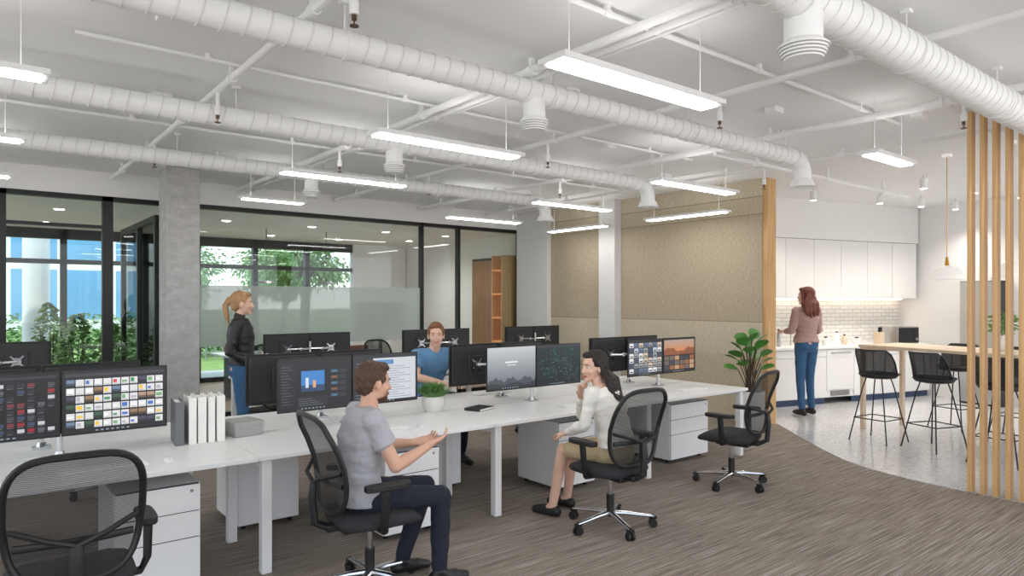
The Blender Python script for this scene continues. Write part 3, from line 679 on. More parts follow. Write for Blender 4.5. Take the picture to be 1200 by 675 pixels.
# ------------------------------------------------------------------ office chairs (face +X)
def office_chair(loc,rot,label='black mesh-back office chair with chrome star base'):
    t=top('office_chair',label,'office chair',loc,rot,'office chairs')
    for i in range(5):
        a=2*pi*i/5+.3; c,s=math.cos(a),math.sin(a)
        b=MB().m(M['chrome']); rings=[]
        for q,(r,z,w,h) in enumerate([(.02,.105,.024,.02),(.12,.1,.02,.017),(.24,.085,.016,.013),(.315,.078,.014,.01)]):
            cc=V((r*c,r*s,z)); sd=V((-s,c,0)); rings.append([cc+sd*w*math.cos(x)+V((0,0,1))*h*math.sin(x) for x in [2*pi*j/10 for j in range(10)]])
        b.loft(rings); b.obj('base_arm',t)
        b=MB().m(M['black']); p=V((.31*c,.31*s,.03)); sd=V((-s,c,0))
        b.cyl(p-sd*.024,p-sd*.007,.03,n=18); b.cyl(p+sd*.007,p+sd*.024,.03,n=18); b.cyl(p-sd*.008,p+sd*.008,.012); b.cyl(p+V((0,0,.02)),p+V((0,0,.06)),.01); b.box(p+V((0,0,.04)),(.04,.04,.018)); b.obj('caster',t)
    b=MB().m(M['black']); b.cyl((0,0,.08),(0,0,.24),.028); b.m(M['chrome']); b.cyl((0,0,.22),(0,0,.39),.016); b.obj('gas_lift',t)
    b=MB().m(M['black']); b.box((-.03,0,.385),(.3,.16,.045)); b.box((-.2,0,.4),(.12,.07,.04)); b.obj('mechanism',t,bev=.01)
    b=MB().m(M['seatf'])
    def se(a,b_,n,z,x0=0,front=0):
        out=[]
        for j in range(28):
            q=2*pi*j/28; cx=math.copysign(abs(math.cos(q))**(2/n),math.cos(q))*a; sy=math.copysign(abs(math.sin(q))**(2/n),math.sin(q))*b_
            out.append((x0+cx,sy,z-front*max(0,cx-.1)**2*3))
        return out
    b.loft([se(.2,.2,3.5,.40,.02),se(.235,.235,3.5,.412,.02,.3),se(.25,.25,3.5,.44,.02,.6),se(.24,.24,3.5,.468,.02,.8),se(.19,.19,3.2,.482,.02,1),se(.1,.1,3,.484,.02,1)]); b.obj('seat',t,ang=60)
    for sy in (-1,1):
        b=MB().m(M['black']); b.tube([(-.02,sy*.12,.40),(-.03,sy*.27,.41),(-.04,sy*.295,.47),(-.03,sy*.3,.64)],[.018,.018,.018,.02],10,flat=1.3)
        b.loft([[(-.02+x*.13,sy*.29+y*.042,z) for x,y in [(math.copysign(abs(math.cos(q))**.6,math.cos(q)),math.copysign(abs(math.sin(q))**.6,math.sin(q))) for q in [2*pi*j/20 for j in range(20)]]] for z in (.64,.672)])
        b.obj('armrest',t,bev=.006)
    def bp(y,z):
        tt=(z-.5)/.55
        return V((-.26+.035*math.sin(pi*min(1,max(0,tt*1.25)))-.12*tt+1.1*y*y*.6,y,z))
    zc,H,W=.765,.27,.245
    loop=[]
    for j in range(48):
        q=2*pi*j/48; y=math.copysign(abs(math.cos(q))**.55,math.cos(q)); z=math.copysign(abs(math.sin(q))**.55,math.sin(q))
        loop.append((y*W*(1-.1*(z<0)*abs(z)),zc+z*H))
    b=MB().m(M['black']); b.tube([bp(y,z) for y,z in loop],.015,8,closed=True); b.obj('backrest_frame',t)
    b=MB().m(M['mesh']); rr=[.05,.3,.55,.8,.98]
    b.loft([[bp(y*k,zc+(z-zc)*k) for y,z in loop] for k in rr],caps=False); b.face([bp(y*.05,zc+(z-zc)*.05) for y,z in loop]); b.obj('backrest_mesh',t,ang=80)
    b=MB().m(M['black']); b.tube([(-.24,0,.40),(-.32,0,.44),(-.335,0,.58),(-.325,0,.66)],[.022,.022,.02,.018],10,flat=1.4)
    for sy in (-1,1): b.tube([V((-.325,0,.66)),V((-.33,sy*.1,.70)),bp(sy*.225,.74)-V((.008,0,0))],.012,8)
    b.tube([bp(y,.665)-V((.006,0,0)) for y in (-.21,-.1,0,.1,.21)],.016,8,flat=.5)
    b.obj('back_support',t)
    return t
oc=office_chair((.36,3.56,0),rad(88),'black mesh-back office chair pulled to white desk')
MAN=(1.80,3.55); WOM=(3.70,3.46)
dup(oc,(*MAN,0),rad(-4),'black mesh-back office chair, man seated on it')
dup(oc,(WOM[0]-.03,WOM[1]-.02,0),rad(88),'black mesh-back office chair, woman seated on it')
dup(oc,(5.36,3.55,0),rad(100),'empty black mesh-back office chair with chrome star base')
dup(oc,(3.76,6.12,0),rad(-90),'black office chair, man in blue seated on it')
dup(oc,(1.0,6.6,0),rad(-60)); dup(oc,(2.6,7.5,0),rad(100)); dup(oc,(5.6,6.4,0),rad(-100)); dup(oc,(3.3,9.2,0),rad(-90)); dup(oc,(5.0,9.2,0),rad(-80))
# ------------------------------------------------------------------ plants
def planter(t,k=1):
    b=MB().m(M['pot']); b.loft([[(r*math.cos(2*pi*j/24),r*math.sin(2*pi*j/24),z*k) for j in range(24)] for r,z in ((.13,0),(.17,.08),(.18,.34),(.165,.34),(.16,.3))]); b.obj('pot',t)
    b=MB().m(M['soil']); b.cyl((0,0,.28*k),(0,0,.31*k),.16); b.obj('soil',t)
t=top('potted_plant','compact broad-leaved green plant in white pot by beige wall','plant',(7.74,4.86,0)); planter(t,1.5)
b=MB().m(M['bark']); f=MB().m(M['leafd'])
for i in range(22):
    a=i*2.4; q=(i+1)/22; hh=.74+.42*q; sp=.05+.10*(1-q*q)
    tip=V((math.cos(a)*sp,math.sin(a)*sp,hh)); b.tube([(math.cos(a)*.03,math.sin(a)*.03,.44),(math.cos(a)*sp*.4,math.sin(a)*sp*.4,hh*.75),tip],.006,6)
    f.leaf(tip,(math.cos(a),math.sin(a),.4+.9*q),.22*random.uniform(.85,1.1),.16,.25,.04,random.uniform(-.9,.9),OVAL)
b.obj('stem',t); f.obj('foliage',t,ang=80)
for x,y,h in ((1.2,11.1,1.15),(1.68,11.6,1.0),(.95,12.1,1.3)):
    t=top('potted_shrub','soft leafy green shrub in pot behind glass partition','plant',(x,y,0.005),0,'shrubs behind glass'); planter(t)
    b=MB().m(M['bark'])
    for k in range(5): b.tube([(.02*k-.04,0,.3),(.12*math.cos(k*1.3),.12*math.sin(k*1.3),.3+h*.7)],.007,6)
    b.obj('stem',t)
    b=MB().m(M['leaf']); shrub(b,(0,0,.3),h,.26,620,.08,.05,.8); b.obj('foliage',t,smooth=False)
t=top('meeting_table','long white meeting table in glazed room','table',(4.6,12.0,0.005))
b=MB().m(M['desk']); b.bx(-1.3,1.3,-.5,.5,.71,.74); b.obj('table_top',t,bev=.003)
for x in (-1.1,1.1):
    b=MB().m(M['frame']); b.box((x,0,.355),(.08,.5,.71)); b.obj('leg',t)
t=top('meeting_chair','tan leather meeting chair with slim black legs','chair',(3.9,11.2,0.005),rad(90),'meeting chairs')
b=MB().m(M['tan']); b.box((0,0,.45),(.44,.46,.05)); b.obj('seat',t,bev=.02)
b=MB().m(M['tan']); b.box((-.23,0,.68),(.04,.44,.38),Euler((0,rad(-8),0)).to_matrix()); b.obj('backrest',t,bev=.015)
for sx in (-.18,.18):
    for sy in (-.18,.18):
        b=MB().m(M['frame']); b.cyl((sx,sy,.43),(sx*1.15,sy*1.15,0),.012,n=8); b.obj('leg',t)
for x in (4.6,5.3): dup(t,(x,11.2,0.005),rad(90))
for x in (3.9,4.6,5.3): dup(t,(x,12.8,0.005),rad(-90))
def mp(x,y):
    t=top('dome_pendant','small black dome pendant over meeting table','pendant lamp',(x,y,1.95),0,'black pendants')
    b=MB().m(M['frame']); b.cyl((0,0,0),(0,0,.05),.22,.05,n=24); b.obj('lamp_shade',t); b=MB().m(M['frame']); b.cyl((0,0,.05),(0,0,.965),.006,n=6); b.obj('cable',t); return t
p=mp(4.1,12); dup(p,(5.2,12,1.95))
t=top('television','dark wall television on stand in glazed room','television',(7.0,13.3,0.005),rad(-30))
b=MB().m(M['black']); b.box((0,0,1.3),(1.0,.05,.6)); b.obj('panel',t,bev=.005)
b=MB().m(M['frame']); b.box((0,.02,.5),(.08,.06,1.0)); b.box((0,0,.015),(.8,.45,.03)); b.obj('stand',t,bev=.004)
# ------------------------------------------------------------------ outdoors
b=MB().m(M['grass']); b.bx(-60,90,14.6,130,-.3,-.02); struct(b.obj('ground_grass',smooth=False),'green grass ground outside')
b=MB().m(M['pave']); b.bx(-20,30,14.62,17,-.02,0); struct(b.obj('ground_paving',smooth=False),'pale paving outside windows')
t=top('office_building','distant white building with blue glass facade','building',(3,46,-.02))
b=MB().m(M['white']); b.bx(-14,9,0,10,0,14); b.obj('facade',t,smooth=False)
b=MB().m(M['bglass'])
for i in range(9):
    for j in range(4): b.bx(-13.6+i*2.5,-11.5+i*2.5,-.05,0,.6+j*3.4,3.4+j*3.4)
b.obj('window_glass',t,smooth=False)
b=MB().m(M['white']); b.cyl((1.05,15.9,-.0),(1.05,15.9,3.6),.22,n=28); tag(b.obj('round_column'),'round white exterior column outside window','column')
b=MB().m(M['fence'])
for i in range(70): b.box((3.2+i*.22,20,.7),(.035,.035,1.4))
b.box((10.9,20,1.3),(15.6,.05,.05)); b.box((10.9,20,.2),(15.6,.05,.05)); o=tag(b.obj('picket_fence',smooth=False),'grey slatted fence beyond the windows','fence')
def tree(loc,h,r,n):
    t=top('tree','leafy green tree outside the windows','tree',loc,0,'trees outside')
    b=MB().m(M['bark']); b.tube([(0,0,0),(.05,0,h*.4),(-.05,.05,h*.8)],[.14,.1,.04],8)
    for i in range(6):
        a=i*1.05; b.tube([(0,0,h*.4+.1*i),(math.cos(a)*r*.6,math.sin(a)*r*.6,h*.6+.1*i)],[.05,.02],6)
    b.obj('trunk',t)
    b=MB().m(M['leaf'])
    cl=[(V((random.gauss(0,1),random.gauss(0,1),random.gauss(0,1))).normalized()*random.uniform(.3,.85),random.uniform(.25,.4)) for _ in range(26)]
    for i in range(n):
        c,cr=random.choice(cl); u=c+V((random.gauss(0,1),random.gauss(0,1),random.gauss(0,1)))*cr*.5
        p=V((u.x*r,u.y*r,h*.66+u.z*h*.3)); b.leaf(p,u+V((random.uniform(-.5,.5),random.uniform(-.5,.5),-.2)),.13,.09,.3,.1,random.uniform(-1.5,1.5))
    b.obj('foliage',t,smooth=False)
    return t
tr=tree((9.5,24,-.02),4.6,2.0,4500)
dup(tr,(14.5,25,-.02),1.0); dup(tr,(7,32,-.02),2.0); dup(tr,(19.5,28,-.02),3); dup(tr,(12.5,34,-.02),.5)
t=top('hedge','long low green hedge outside','hedge',(0,0,-.02))
b=MB().m(M['leaf'])
for i in range(8000): b.leaf((random.uniform(-2,17),random.uniform(21,22),random.uniform(0,1.3)*(1 if i%3 else .7)),(random.uniform(-1,1),random.uniform(-1,.5),random.uniform(0,1)),.13,.08,.3,.1,random.uniform(-1,1))
b.obj('foliage',t,smooth=False)
# ------------------------------------------------------------------ people
def bake(b,name,parent,voxel,smooth,mat,brush=None,disp=None):
    o=b.obj(name,None,smooth=False)
    r=o.modifiers.new('r','REMESH'); r.mode='VOXEL'; r.voxel_size=voxel
    s=o.modifiers.new('s','SMOOTH'); s.factor=.6; s.iterations=smooth
    bpy.context.view_layer.update()
    dg=bpy.context.evaluated_depsgraph_get(); me=bpy.data.meshes.new_from_object(o.evaluated_get(dg))
    o.modifiers.clear(); o.data=me; me.name=name
    me.materials.clear(); me.materials.append(mat)
    if disp:
        N=[v.normal.copy() for v in me.vertices]
        for v,n in zip(me.vertices,N): v.co=v.co+n*disp(v.co)
    if brush:
        lo=V([min(c[0][i]-c[1]*2 for c in brush) for i in range(3)]); hi=V([max(c[0][i]+c[1]*2 for c in brush) for i in range(3)])
        for v in me.vertices:
            c=v.co
            if c.x<lo.x or c.y<lo.y or c.z<lo.z or c.x>hi.x or c.y>hi.y or c.z>hi.z: continue
            d=V((0,0,0))
            for cc,rr,dd in brush:
                q=(c-cc).length_squared/(rr*rr)
                if q<5: d+=dd*math.exp(-q*1.2)
            v.co=c+d
    for p in me.polygons: p.use_smooth=True; p.material_index=0
    o.parent=parent; return o
def foldf(A,fx,fz):
    return lambda c: A*(noise.noise(V((c.x*fx,c.y*fx,c.z*fz)))+.5*noise.noise(V((c.x*fx*2.1+5,c.y*fx*2.1,c.z*fz*2.1))))
def torso(b,J,f,off=0,z0=-1,z1=99):
    P,W,C,N=[V(J[k_]) for k_ in ('P','W','C','N')]
    lat_h=(V(J['hl'])-V(J['hr'])).normalized(); lat_s=(V(J['sl'])-V(J['sr'])).normalized()
    up0=(W-P).normalized(); up1=(C-W).normalized(); up2=(N-C).normalized()
    L=[(P-up0*.10,.11,.09,0,up0),(P-up0*.04,.155,.115,0,up0),(P+up0*.03,.165*f[1],.118,.05,up0),(P.lerp(W,.6),.15*f[1],.105,.2,up0),(W,.132*f[0],.098,.4,up0),(W.lerp(C,.5),.148*f[0],.108,.6,up1),
       (C,.165*f[0],.118,.9,up1),(C.lerp(N,.45),.168*f[0],.106,1,up2),(C.lerp(N,.75),.13*f[0],.082,1,up2),(C.lerp(N,.95),.07,.06,1,up2)]
    L=L[max(0,z0):z1] if z0>=0 else L[:z1]
    rings=[]
    for c,a,d,t,up in L:
        l=lat_h.lerp(lat_s,t).normalized(); fw=l.cross(up).normalized()
        rings.append([c+l*(a+off)*math.cos(q)+fw*(d+off)*math.sin(q) for q in [2*pi*j/24 for j in range(24)]])
    b.loft(rings)
def handm(b,w,d,n,sg,curl=.35,k=1):
    w=V(w); d=V(d).normalized(); n=V(n); n=(n-d*n.dot(d)).normalized(); s=d.cross(n)*sg
    for i,o in enumerate((.031,.0105,-.0105,-.030)):
        b.cap(w+s*o*.55*k,w+(d*.085+s*o)*k,.0155*k,.0125*k,8)
        p=w+(d*.088+s*o)*k; L=(.074,.082,.076,.06)[i]*k; a=0; spread=s*o*2.5
        for q,fr in enumerate((.45,.3,.25)):
            a+=curl*(.8,1.1,.9)[q]*(1+.12*i); dd=(d*math.cos(a)+n*math.sin(a)+spread).normalized(); p2=p+dd*L*fr
            b.cap(p,p2,(.0095,.0088,.0082)[q]*k,(.0088,.0082,.0072)[q]*k,8); p=p2
    p=w+(d*.02+s*.026)*k; dd=(d*.55+s*.75+n*.35).normalized(); p2=p+dd*.045*k; b.cap(p,p2,.015*k,.0105*k,8)
    dd=(d*.8+s*.35+n*.35).normalized(); b.cap(p2,p2+dd*.032*k,.0105*k,.008*k,8)
def person(label,loc,rot,sc,J,o):
    t=top('person',label,'person',loc,rot)
    T=Matrix.Scale(sc,4); fem=o.get('fem',False); lf=.84 if fem else 1.0
    f=(.86,.98) if fem else (1.04,.98)
    J={k:(V(v) if isinstance(v,tuple) and len(v)==3 else v) for k,v in J.items()}
    H=Matrix.Translation(J['H'])@Matrix.Rotation(rad(o.get('yaw',0)),4,'Z')@Matrix.Rotation(rad(o.get('pitch',0)),4,'Y')
    hp=lambda x,y,z: H@V((x,y,z)); HR=H.to_3x3()
    g=.93 if fem else 1.0
    b=MB(T).m(o['skin'])
    b.sph(hp(-.012,0,.022),(.096,.074,.093),HR,24); b.sph(hp(.022,0,-.025),(.068,.061*g,.078),HR,24); b.sph(hp(.058,0,-.094),(.026,.027*g,.021),HR,16)
    b.sph(hp(.018,0,-.068),(.055,.054*g,.04),HR,20); b.cap(hp(.084,0,.006),hp(.101,0,-.028),.007,.010); b.sph(hp(.096,0,-.034),(.012,.016*g,.008),HR)
    for s in (-1,1):
        b.sph(hp(-.005,s*.076,-.010),(.019,.008,.031),HR); b.sph(hp(.056,s*.036,-.03),(.024,.022,.02),HR)
    b.cap(J['N']-V((0,0,.03)),hp(-.022,0,-.06),.056*lf,.052*lf)
    torso(b,J,f)
    for s in ('l','r'):
        S,E,W_=J['s'+s],J['e'+s],J['w'+s]; b.cap(J['N']-V((0,0,.035)),S,.040*lf,.048*lf); b.cap(S,S.lerp(E,.45),.050*lf,.046*lf); b.cap(S.lerp(E,.45),E,.046*lf,.037*lf)
        b.cap(E,E.lerp(W_,.3),.038*lf,.039*lf); b.cap(E.lerp(W_,.3),W_,.039*lf,.025*lf)
        hd=J.get('d'+s,(W_-E)); hn=J.get('n'+s,V((0,0,-1))); handm(b,W_,hd,hn,(1 if s=='l' else -1),J.get('c'+s,.4),.92 if fem else 1.02)
        h,k,a=J['h'+s],J['k'+s],J['a'+s]; b.cap(h,k,.083*lf**.3,.052*lf**.4); b.cap(k,k.lerp(a,.3),.052*lf**.4,.052*lf**.6); b.cap(k.lerp(a,.3),a,.052*lf**.6,.034)
        td=V(J.get('t'+s,(1,0,-.0))).normalized(); b.cap(a-V((0,0,.045))-td*.03,a-V((0,0,.05))+td*.1,.032,.03); b.cap(a,a-V((0,0,.045))+td*.05,.035,.03); b.cap(a-V((0,0,.05))+td*.1,a-V((0,0,.062))+td*.16,.03,.02)
    B=lambda x,y,z,r,dx,dy,dz:(T@hp(x,y,z),r*sc,(HR@V((dx,dy,dz)))*sc)
    br=[]
    for s in (-1,1):
        br+=[B(.08,s*.031,.002,.015,-.009,0,0),B(.085,s*.028,.022,.013,.005,0,0),B(.06,s*.045,-.062,.018,-.004,-s*.004,0),B(.03,s*.066,.02,.022,0,-s*.004,0),B(.05,s*.05,-.028,.016,.004,s*.002,0)]
    br+=[B(.085,0,.012,.008,-.003,0,0),B(.088,0,-.058,.009,.006,0,0),B(.086,0,-.069,.009,.005,0,0),B(.088,0,-.0635,.005,-.003,0,0),B(.082,0,-.08,.009,-.005,0,0),B(.084,0,-.1,.014,.004,0,0)]
    bake(b,'body',t,.0055,3,o['skin'],brush=br)
    for s in (-1,1):
        b=MB(T).m(mk('eye_white',(232,228,224),.3)); b.sph(hp(.0655,s*.031,.001),(.0125,.0135,.0085),HR,14)
        b.m(mk('iris',(58,42,30),.2)); b.sph(hp(.0745,s*.031,.001),(.0045,.0055,.0055),HR,10); b.obj('eye',t)
        b=MB(T).m(mk('skin_shadow',(186,132,112),.5) ); b.tube([hp(.071,s*.019,.004),hp(.0785,s*.029,.0105),hp(.072,s*.045,.004)],[.0012,.003,.0012],6); b.obj('eyelid',t)
        b=MB(T).m(o['hair']); b.tube([hp(.086,s*.014,.021),hp(.085,s*.030,.027),hp(.070,s*.047,.020)],[.0025,.0038,.0015],6); b.obj('eyebrow',t)
    b=MB(T).m(mk('lips',(186,108,98),.4)); wv=.026 if o.get('smile') else .022; up=.004 if o.get('smile') else 0
    b.tube([hp(.079,-wv,-.061+up),hp(.0905,-.011,-.0605),hp(.0945,0,-.0615),hp(.0905,.011,-.0605),hp(.079,wv,-.061+up)],[.0012,.0035,.0042,.0035,.0012],8)
    b.tube([hp(.079,-wv,-.062+up),hp(.089,-.011,-.068),hp(.0925,0,-.0695),hp(.089,.011,-.068),hp(.079,wv,-.062+up)],[.001,.0035,.0048,.0035,.001],8)
    if o.get('smile'): b.m(M['paper']); b.tube([hp(.083,-.018,-.0625),hp(.0935,0,-.065),hp(.083,.018,-.0625)],[.0012,.003,.0012],6)
    b.obj('mouth',t)
    b=MB(T).m(o['hair']); hs=o['hs']
    b.sph(hp(-.028,0,.038),(.099,.084,.094),HR,24); b.sph(hp(.03,0,.09),(.052,.060,.028),HR); b.sph(hp(-.06,0,-.01),(.062,.072,.07),HR)
    rh=random.Random(label)
    if hs=='short':
        b.sph(hp(.045,.01,.102),(.034,.045,.02),HR)
        for s in (-1,1): b.sph(hp(.018,s*.067,.03),(.022,.012,.03),HR)
    if hs=='ponytail':
        b.sph(hp(-.125,0,.045),.028); b.cap(hp(-.13,0,.04),hp(-.165,0,-.02),.028,.030); b.cap(hp(-.165,0,-.02),hp(-.155,0,-.12),.030,.024); b.cap(hp(-.155,0,-.12),hp(-.135,0,-.2),.024,.008)
    if hs=='long':
        N_,C_=J['N'],J['C']; m1=C_.lerp(N_,.85); m2=C_.lerp(N_,.3); nw=o.get('nw',1)
        for s in (-1,0,1):
            for q in (-.022,.022):
                y=(s*.045+q)*nw; p0=hp(-.065,y*1.1,-.01); p1=V((m1.x-.10,y*1.2,m1.z+.06)); p2=V((m1.x-.118,y*1.25,m1.z-.03)); p3=V((m2.x-.14,y*1.05,m2.z+rh.uniform(-.02,.02)))
                b.cap(p0,p1,.040,.034); b.cap(p1,p2,.034,.028); b.cap(p2,p3,.028,.012)
        for s in (-1,1):
            if o.get('tied'):
                b.cap(hp(.020,s*.068,.055),hp(-.03,s*.072,-.02),.017,.022); b.cap(hp(-.03,s*.072,-.02),hp(-.075,s*.045,-.075),.022,.03); continue
            e1=hp(-.005,s*.080,-.05); b.cap(hp(.020,s*.068,.055),e1,.018,.024); p1=V((m1.x-.06,s*.085,m1.z+.06)); b.cap(e1,p1,.025,.033)
    if hs=='short': dz=lambda c:(noise.noise(V((c.x*38,c.y*38,c.z*38)))*.008+noise.noise(V((c.x*90,c.y*90,c.z*90)))*.004)*sc
    else: dz=lambda c:(noise.noise(V((c.x*80,c.y*80,c.z*7)))*.006+noise.noise(V((c.x*20,c.y*20,c.z*10)))*.003)
    bake(b,'hair',t,.005,5,o['hair'],disp=dz)
    if o.get('beard'):
        b=MB(T).m(o['hair']); b.sph(hp(.024,0,-.074),(.058,.0565,.042),HR,20); b.sph(hp(.06,0,-.096),(.028,.029,.0225),HR)
        bm=b.bm
        bmesh.ops.bisect_plane(bm,geom=bm.verts[:]+bm.edges[:]+bm.faces[:],plane_co=T@hp(.05,0,-.076),plane_no=(HR@V((-.35,0,1))),clear_outer=True)
        b.obj('beard',t)
    off=o.get('off',.017); b=MB(T).m(o['top']); torso(b,J,f,off,o.get('hem',1),10 if not o.get('scoop') else 9)
    for s in ('l','r'):
        S,E,W_=J['s'+s],J['e'+s],J['w'+s]; sl=o.get('sleeve',.6)
        b.cap(J['N']-V((0,0,.05 if o.get('scoop') else .04)),S,.036*lf+off,.048*lf+off)
        if sl<=1:
            b.cap(S,S.lerp(E,sl*.8),.050*lf+off,(.045)*lf+off); q=S.lerp(E,sl); b.cyl(S.lerp(E,sl*.7),q,.045*lf+off+.002,.046*lf+off+.005,n=20)
        else: b.cap(S,E,.050*lf+off,.039*lf+off); b.cap(E,E.lerp(W_,sl-1),.04*lf+off,.028*lf+off)
    if o.get('collar'): b.cap(J['N']-V((0,0,.03)),J['N']+V((-.005,0,.012)),.064*lf,.064*lf)
    bake(b,o['topn'],t,.007,3,o['top'],disp=foldf(.009,10,20))
    b=MB(T).m(o['bot']); torso(b,J,f,.003,0,4)
    if o.get('skirt'):
        for s in ('l','r'): b.cap(J['h'+s],J['h'+s].lerp(J['k'+s],.8),.090,.07)
        b.cap((J['hl']+J['hr'])/2,(J['hl'].lerp(J['kl'],.75)+J['hr'].lerp(J['kr'],.75))/2,.085,.06)
    else:
        for s in ('l','r'):
            h,k,a=J['h'+s],J['k'+s],J['a'+s]; b.cap(h,k,.088*lf**.3,.062*lf**.4); b.cap(k,k.lerp(a,.35),.062*lf**.4,.059*lf**.6); b.cap(k.lerp(a,.35),k.lerp(a,.93),.059*lf**.6,o.get('cuff',.05)*lf**.4)
    bake(b,o['botn'],t,.0075,3,o['bot'],disp=foldf(.005,13,13))
    for s in ('l','r'):
        a=J['a'+s]; td=V(J.get('t'+s,(1,0,0))).normalized(); b=MB(T).m(o['shoe'])
        b.cap(a-V((0,0,.045))-td*.035,a-V((0,0,.048))+td*.1,.040,.038); b.cap(a-V((0,0,.05))+td*.1,a-V((0,0,.060))+td*.17,.038,.028)
        if not o.get('flat'): b.cap(a-V((0,0,.01)),a-V((0,0,.04))+td*.05,.042,.036)
        sh=bake(b,'shoe',t,.006,3,o['shoe'])
    return t
sk=mk('skin_light',(212,166,142),.5,var=.08,vscale=14); sk2=mk('skin_fair',(222,180,158),.5,var=.08,vscale=14)
hb=mk('hair_brown',(80,56,40),.6,var=.35,vscale=60,stretch=(4,4,.5),bump=.4); hk=mk('hair_black',(36,26,23),.5,var=.3,vscale=60,stretch=(3,3,.3),bump=.4); hbl=mk('hair_blond',(172,134,94),.6,var=.3,vscale=60,stretch=(3,3,.3),bump=.4); hr=mk('hair_red',(114,58,42),.55,var=.3,vscale=60,stretch=(3,3,.3),bump=.4)
tee=mk('grey_tshirt',(176,176,182),.9,bump=.3,bscale=22); jean=mk('dark_jeans',(28,32,46),.9,bump=.3,bscale=22); bj=mk('blue_jeans',(58,98,138),.9,var=.2,bump=.3,bscale=22)
SEAT=dict(P=(-.06,0,.575),W=(-.07,0,.73),C=(-.05,0,.91),N=(-.01,0,1.09),H=(.03,0,1.225),sl=(-.03,.175,1.03),sr=(-.03,-.175,1.03),hl=(-.02,.09,.56),hr=(-.02,-.09,.56),
 kl=(.40,.13,.54),kr=(.40,-.13,.54),al=(.34,.13,.095),ar=(.42,-.14,.095),el=(.12,.25,.80),er=(.12,-.25,.79),wl=(.33,.13,.88),wr=(.35,-.16,.90))
J=dict(SEAT); J.update(dict(el=(.13,.24,.80),er=(.08,-.23,.77),wl=(.33,.16,.81),wr=(.30,-.19,.86),dl=V((.9,-.3,.15)),dr=V((.85,.15,.28)),nl=V((0,-.5,1)),nr=V((-.1,.6,1)),cl=.3,cr=.3,al=(.24,.12,.10),ar=(.38,-.15,.10)))
person('seated man in grey t-shirt and dark jeans gesturing with both hands',(*MAN,-.003),rad(-10),.965,J,dict(skin=sk,hair=hb,hs='short',beard=True,top=tee,topn='tshirt',bot=jean,botn='jeans',shoe=M['black'],sleeve=.55,yaw=6,pitch=4,hem=1))
J=dict(SEAT); J.update(dict(P=(-.05,0,.57),W=(-.03,0,.72),C=(.02,0,.88),N=(.10,0,1.04),H=(.155,0,1.17),sl=(.07,.15,.99),sr=(.08,-.15,.99),el=(.11,.20,.76),er=(.33,-.11,.78),wl=(.33,.12,.66),wr=(.265,.01,.955),
 dl=V((.9,-.3,-.2)),dr=V((-.3,.3,1)),nl=V((0,-.2,-1)),nr=V((-1,.2,0)),cr=.9,kl=(.37,.09,.53),kr=(.38,-.07,.53),al=(.46,.10,.09),ar=(.50,-.16,.09),hl=(-.01,.085,.555),hr=(-.01,-.085,.555)))
person('seated woman in white top and tan skirt, chin resting on hand',(*WOM,0),rad(103),.985,J,dict(fem=True,skin=sk2,hair=hk,hs='long',tied=True,nw=.55,top=mk('cream_top',(238,235,228),.9,bump=.3,bscale=20),topn='blouse',bot=mk('khaki_cloth',(188,170,134),.9,bump=.3,bscale=20),botn='skirt',skirt=True,shoe=M['black'],flat=True,sleeve=1.75,off=.013,yaw=66,pitch=2,smile=True,hem=2,scoop=True))
J=dict(SEAT); J.update(dict(el=(.17,.26,.83),er=(.17,-.26,.83),wl=(.36,.12,.80),wr=(.36,-.14,.80),cl=.4,cr=.4,P=(-.06,0,.575),C=(-.01,0,.91),N=(.05,0,1.08),H=(.09,0,1.215),sl=(.02,.18,1.02),sr=(.02,-.18,1.02)))
person('seated man in blue t-shirt behind monitors facing the room',(3.80,6.1,0),rad(-92),1.06,J,dict(skin=sk2,hair=mk('hair_lightbrown',(120,82,52),.6,var=.3,vscale=60,bump=.4),hs='short',beard=False,top=mk('blue_tshirt',(104,150,192),.9,bump=.3,bscale=20),topn='tshirt',bot=jean,botn='jeans',shoe=M['black'],sleeve=.6,yaw=-28,smile=True))
STAND=dict(P=(0,0,.95),W=(.01,0,1.10),C=(0,0,1.28),N=(-.01,0,1.455),H=(.02,0,1.60),sl=(-.01,.155,1.40),sr=(-.01,-.155,1.40),hl=(0,.08,.92),hr=(0,-.08,.92),kl=(.01,.085,.50),kr=(.03,-.085,.50),al=(-.02,.09,.095),ar=(.0,-.1,.095),
 el=(-.04,.23,1.14),er=(-.04,-.23,1.14),wl=(.14,.18,.98),wr=(.14,-.18,.98))
J=dict(STAND); J.update(dict(el=(-.07,.19,1.13),er=(-.09,-.19,1.13),wl=(.10,.11,1.06),wr=(.09,-.14,1.0),dl=V((.9,-.3,-.1)),dr=V((.9,.3,-.1)),nl=V((0,-.3,1)),nr=V((0,.2,1)),cl=.6,cr=.6))
person('standing blond woman in black leather jacket and jeans holding papers',(2.20,7.2,0),rad(-22),1.01,J,dict(fem=True,skin=sk2,hair=hbl,hs='ponytail',top=mk('black_leather',(34,34,37),.5,bump=.3,bscale=20),topn='jacket',bot=bj,botn='jeans',shoe=M['black'],sleeve=1.92,off=.014,collar=True,hem=2,yaw=0))
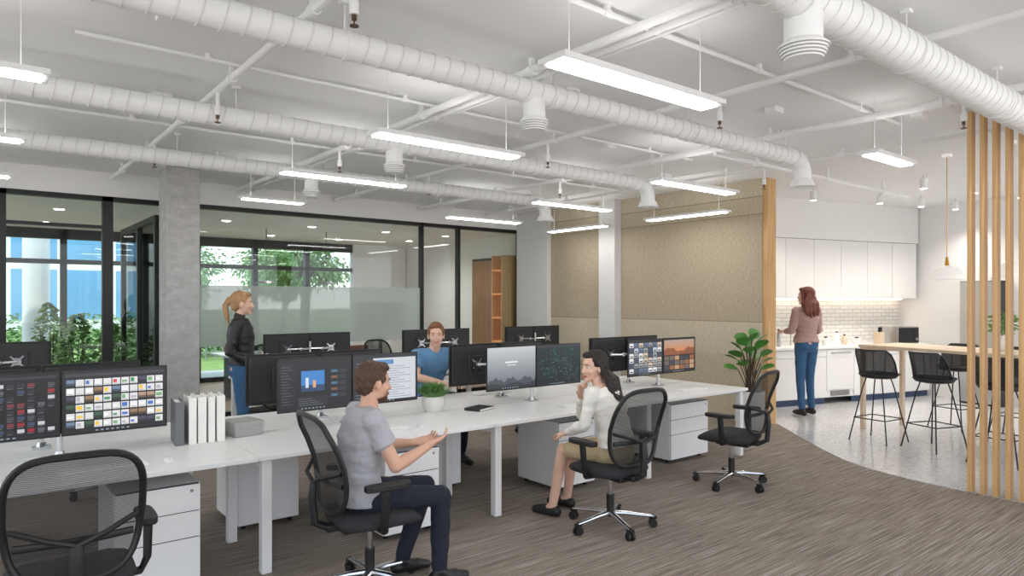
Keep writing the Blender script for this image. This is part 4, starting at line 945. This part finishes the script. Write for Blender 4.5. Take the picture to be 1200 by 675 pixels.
t=top('paper_sheets','white sheets held in standing woman’s hands','paper',(2.37,7.12,1.075),rad(-22)); b=MB().m(M['paper']); b.box((0,0,0),(.15,.21,.006),Euler((0,rad(-15),0)).to_matrix()); b.obj('sheet',t)
J=dict(STAND); J.update(dict(al=(-.04,.09,.095),ar=(.05,-.11,.095),kr=(.08,-.1,.5),el=(.01,.21,1.14),er=(.04,-.2,1.14),wl=(.20,.18,1.12),wr=(.27,-.12,1.07),dl=V((.9,.2,.1)),dr=V((.9,.2,0)),cl=.7,cr=.5))
person('standing red-haired woman in mauve sweater and jeans at kitchen counter',(9.36,4.98,.006),rad(62),1.065,J,dict(fem=True,skin=sk2,hair=hr,hs='long',top=mk('mauve_sweater',(180,148,144),.95,bump=.3,bscale=20),topn='sweater',bot=bj,botn='jeans',shoe=mk('shoe_dark',(40,38,38),.6),sleeve=1.85,off=.018,hem=2,yaw=38))
# ------------------------------------------------------------------ world, lights, camera
w=bpy.data.worlds.new('world'); SC.world=w; w.use_nodes=True; nt=w.node_tree; bg=nt.nodes['Background']
tc=nt.nodes.new('ShaderNodeTexCoord'); sx=nt.nodes.new('ShaderNodeSeparateXYZ'); nt.links.new(tc.outputs['Generated'],sx.inputs[0])
r=nt.nodes.new('ShaderNodeValToRGB'); el=r.color_ramp.elements; el[0].position=0; el[0].color=(.98,.97,.96,1); el[1].position=.02; el[1].color=(.93,.96,1,1); x=el.new(.5); x.color=(.55,.72,.95,1)
nt.links.new(sx.outputs[2],r.inputs[0]); nt.links.new(r.outputs[0],bg.inputs[0]); bg.inputs[1].default_value=2.3
ld=bpy.data.lights.new('sun','SUN'); ld.energy=2.4; ld.angle=.03; ld.color=(1,.95,.86); so=bpy.data.objects.new('sun',ld); COL.objects.link(so)
so.rotation_euler=V((.35,.5,-.95)).to_track_quat('-Z','Y').to_euler()
cam=bpy.data.cameras.new('camera'); cam.lens=24; cam.sensor_width=36; cam.shift_y=14.5/1200; cam.clip_end=300
co=bpy.data.objects.new('camera',cam); COL.objects.link(co); co.location=(0,0,1.65); co.rotation_euler=(pi/2,0,-math.atan2(.6247,.7809)); SC.camera=co
SC.view_settings.view_transform='Standard'
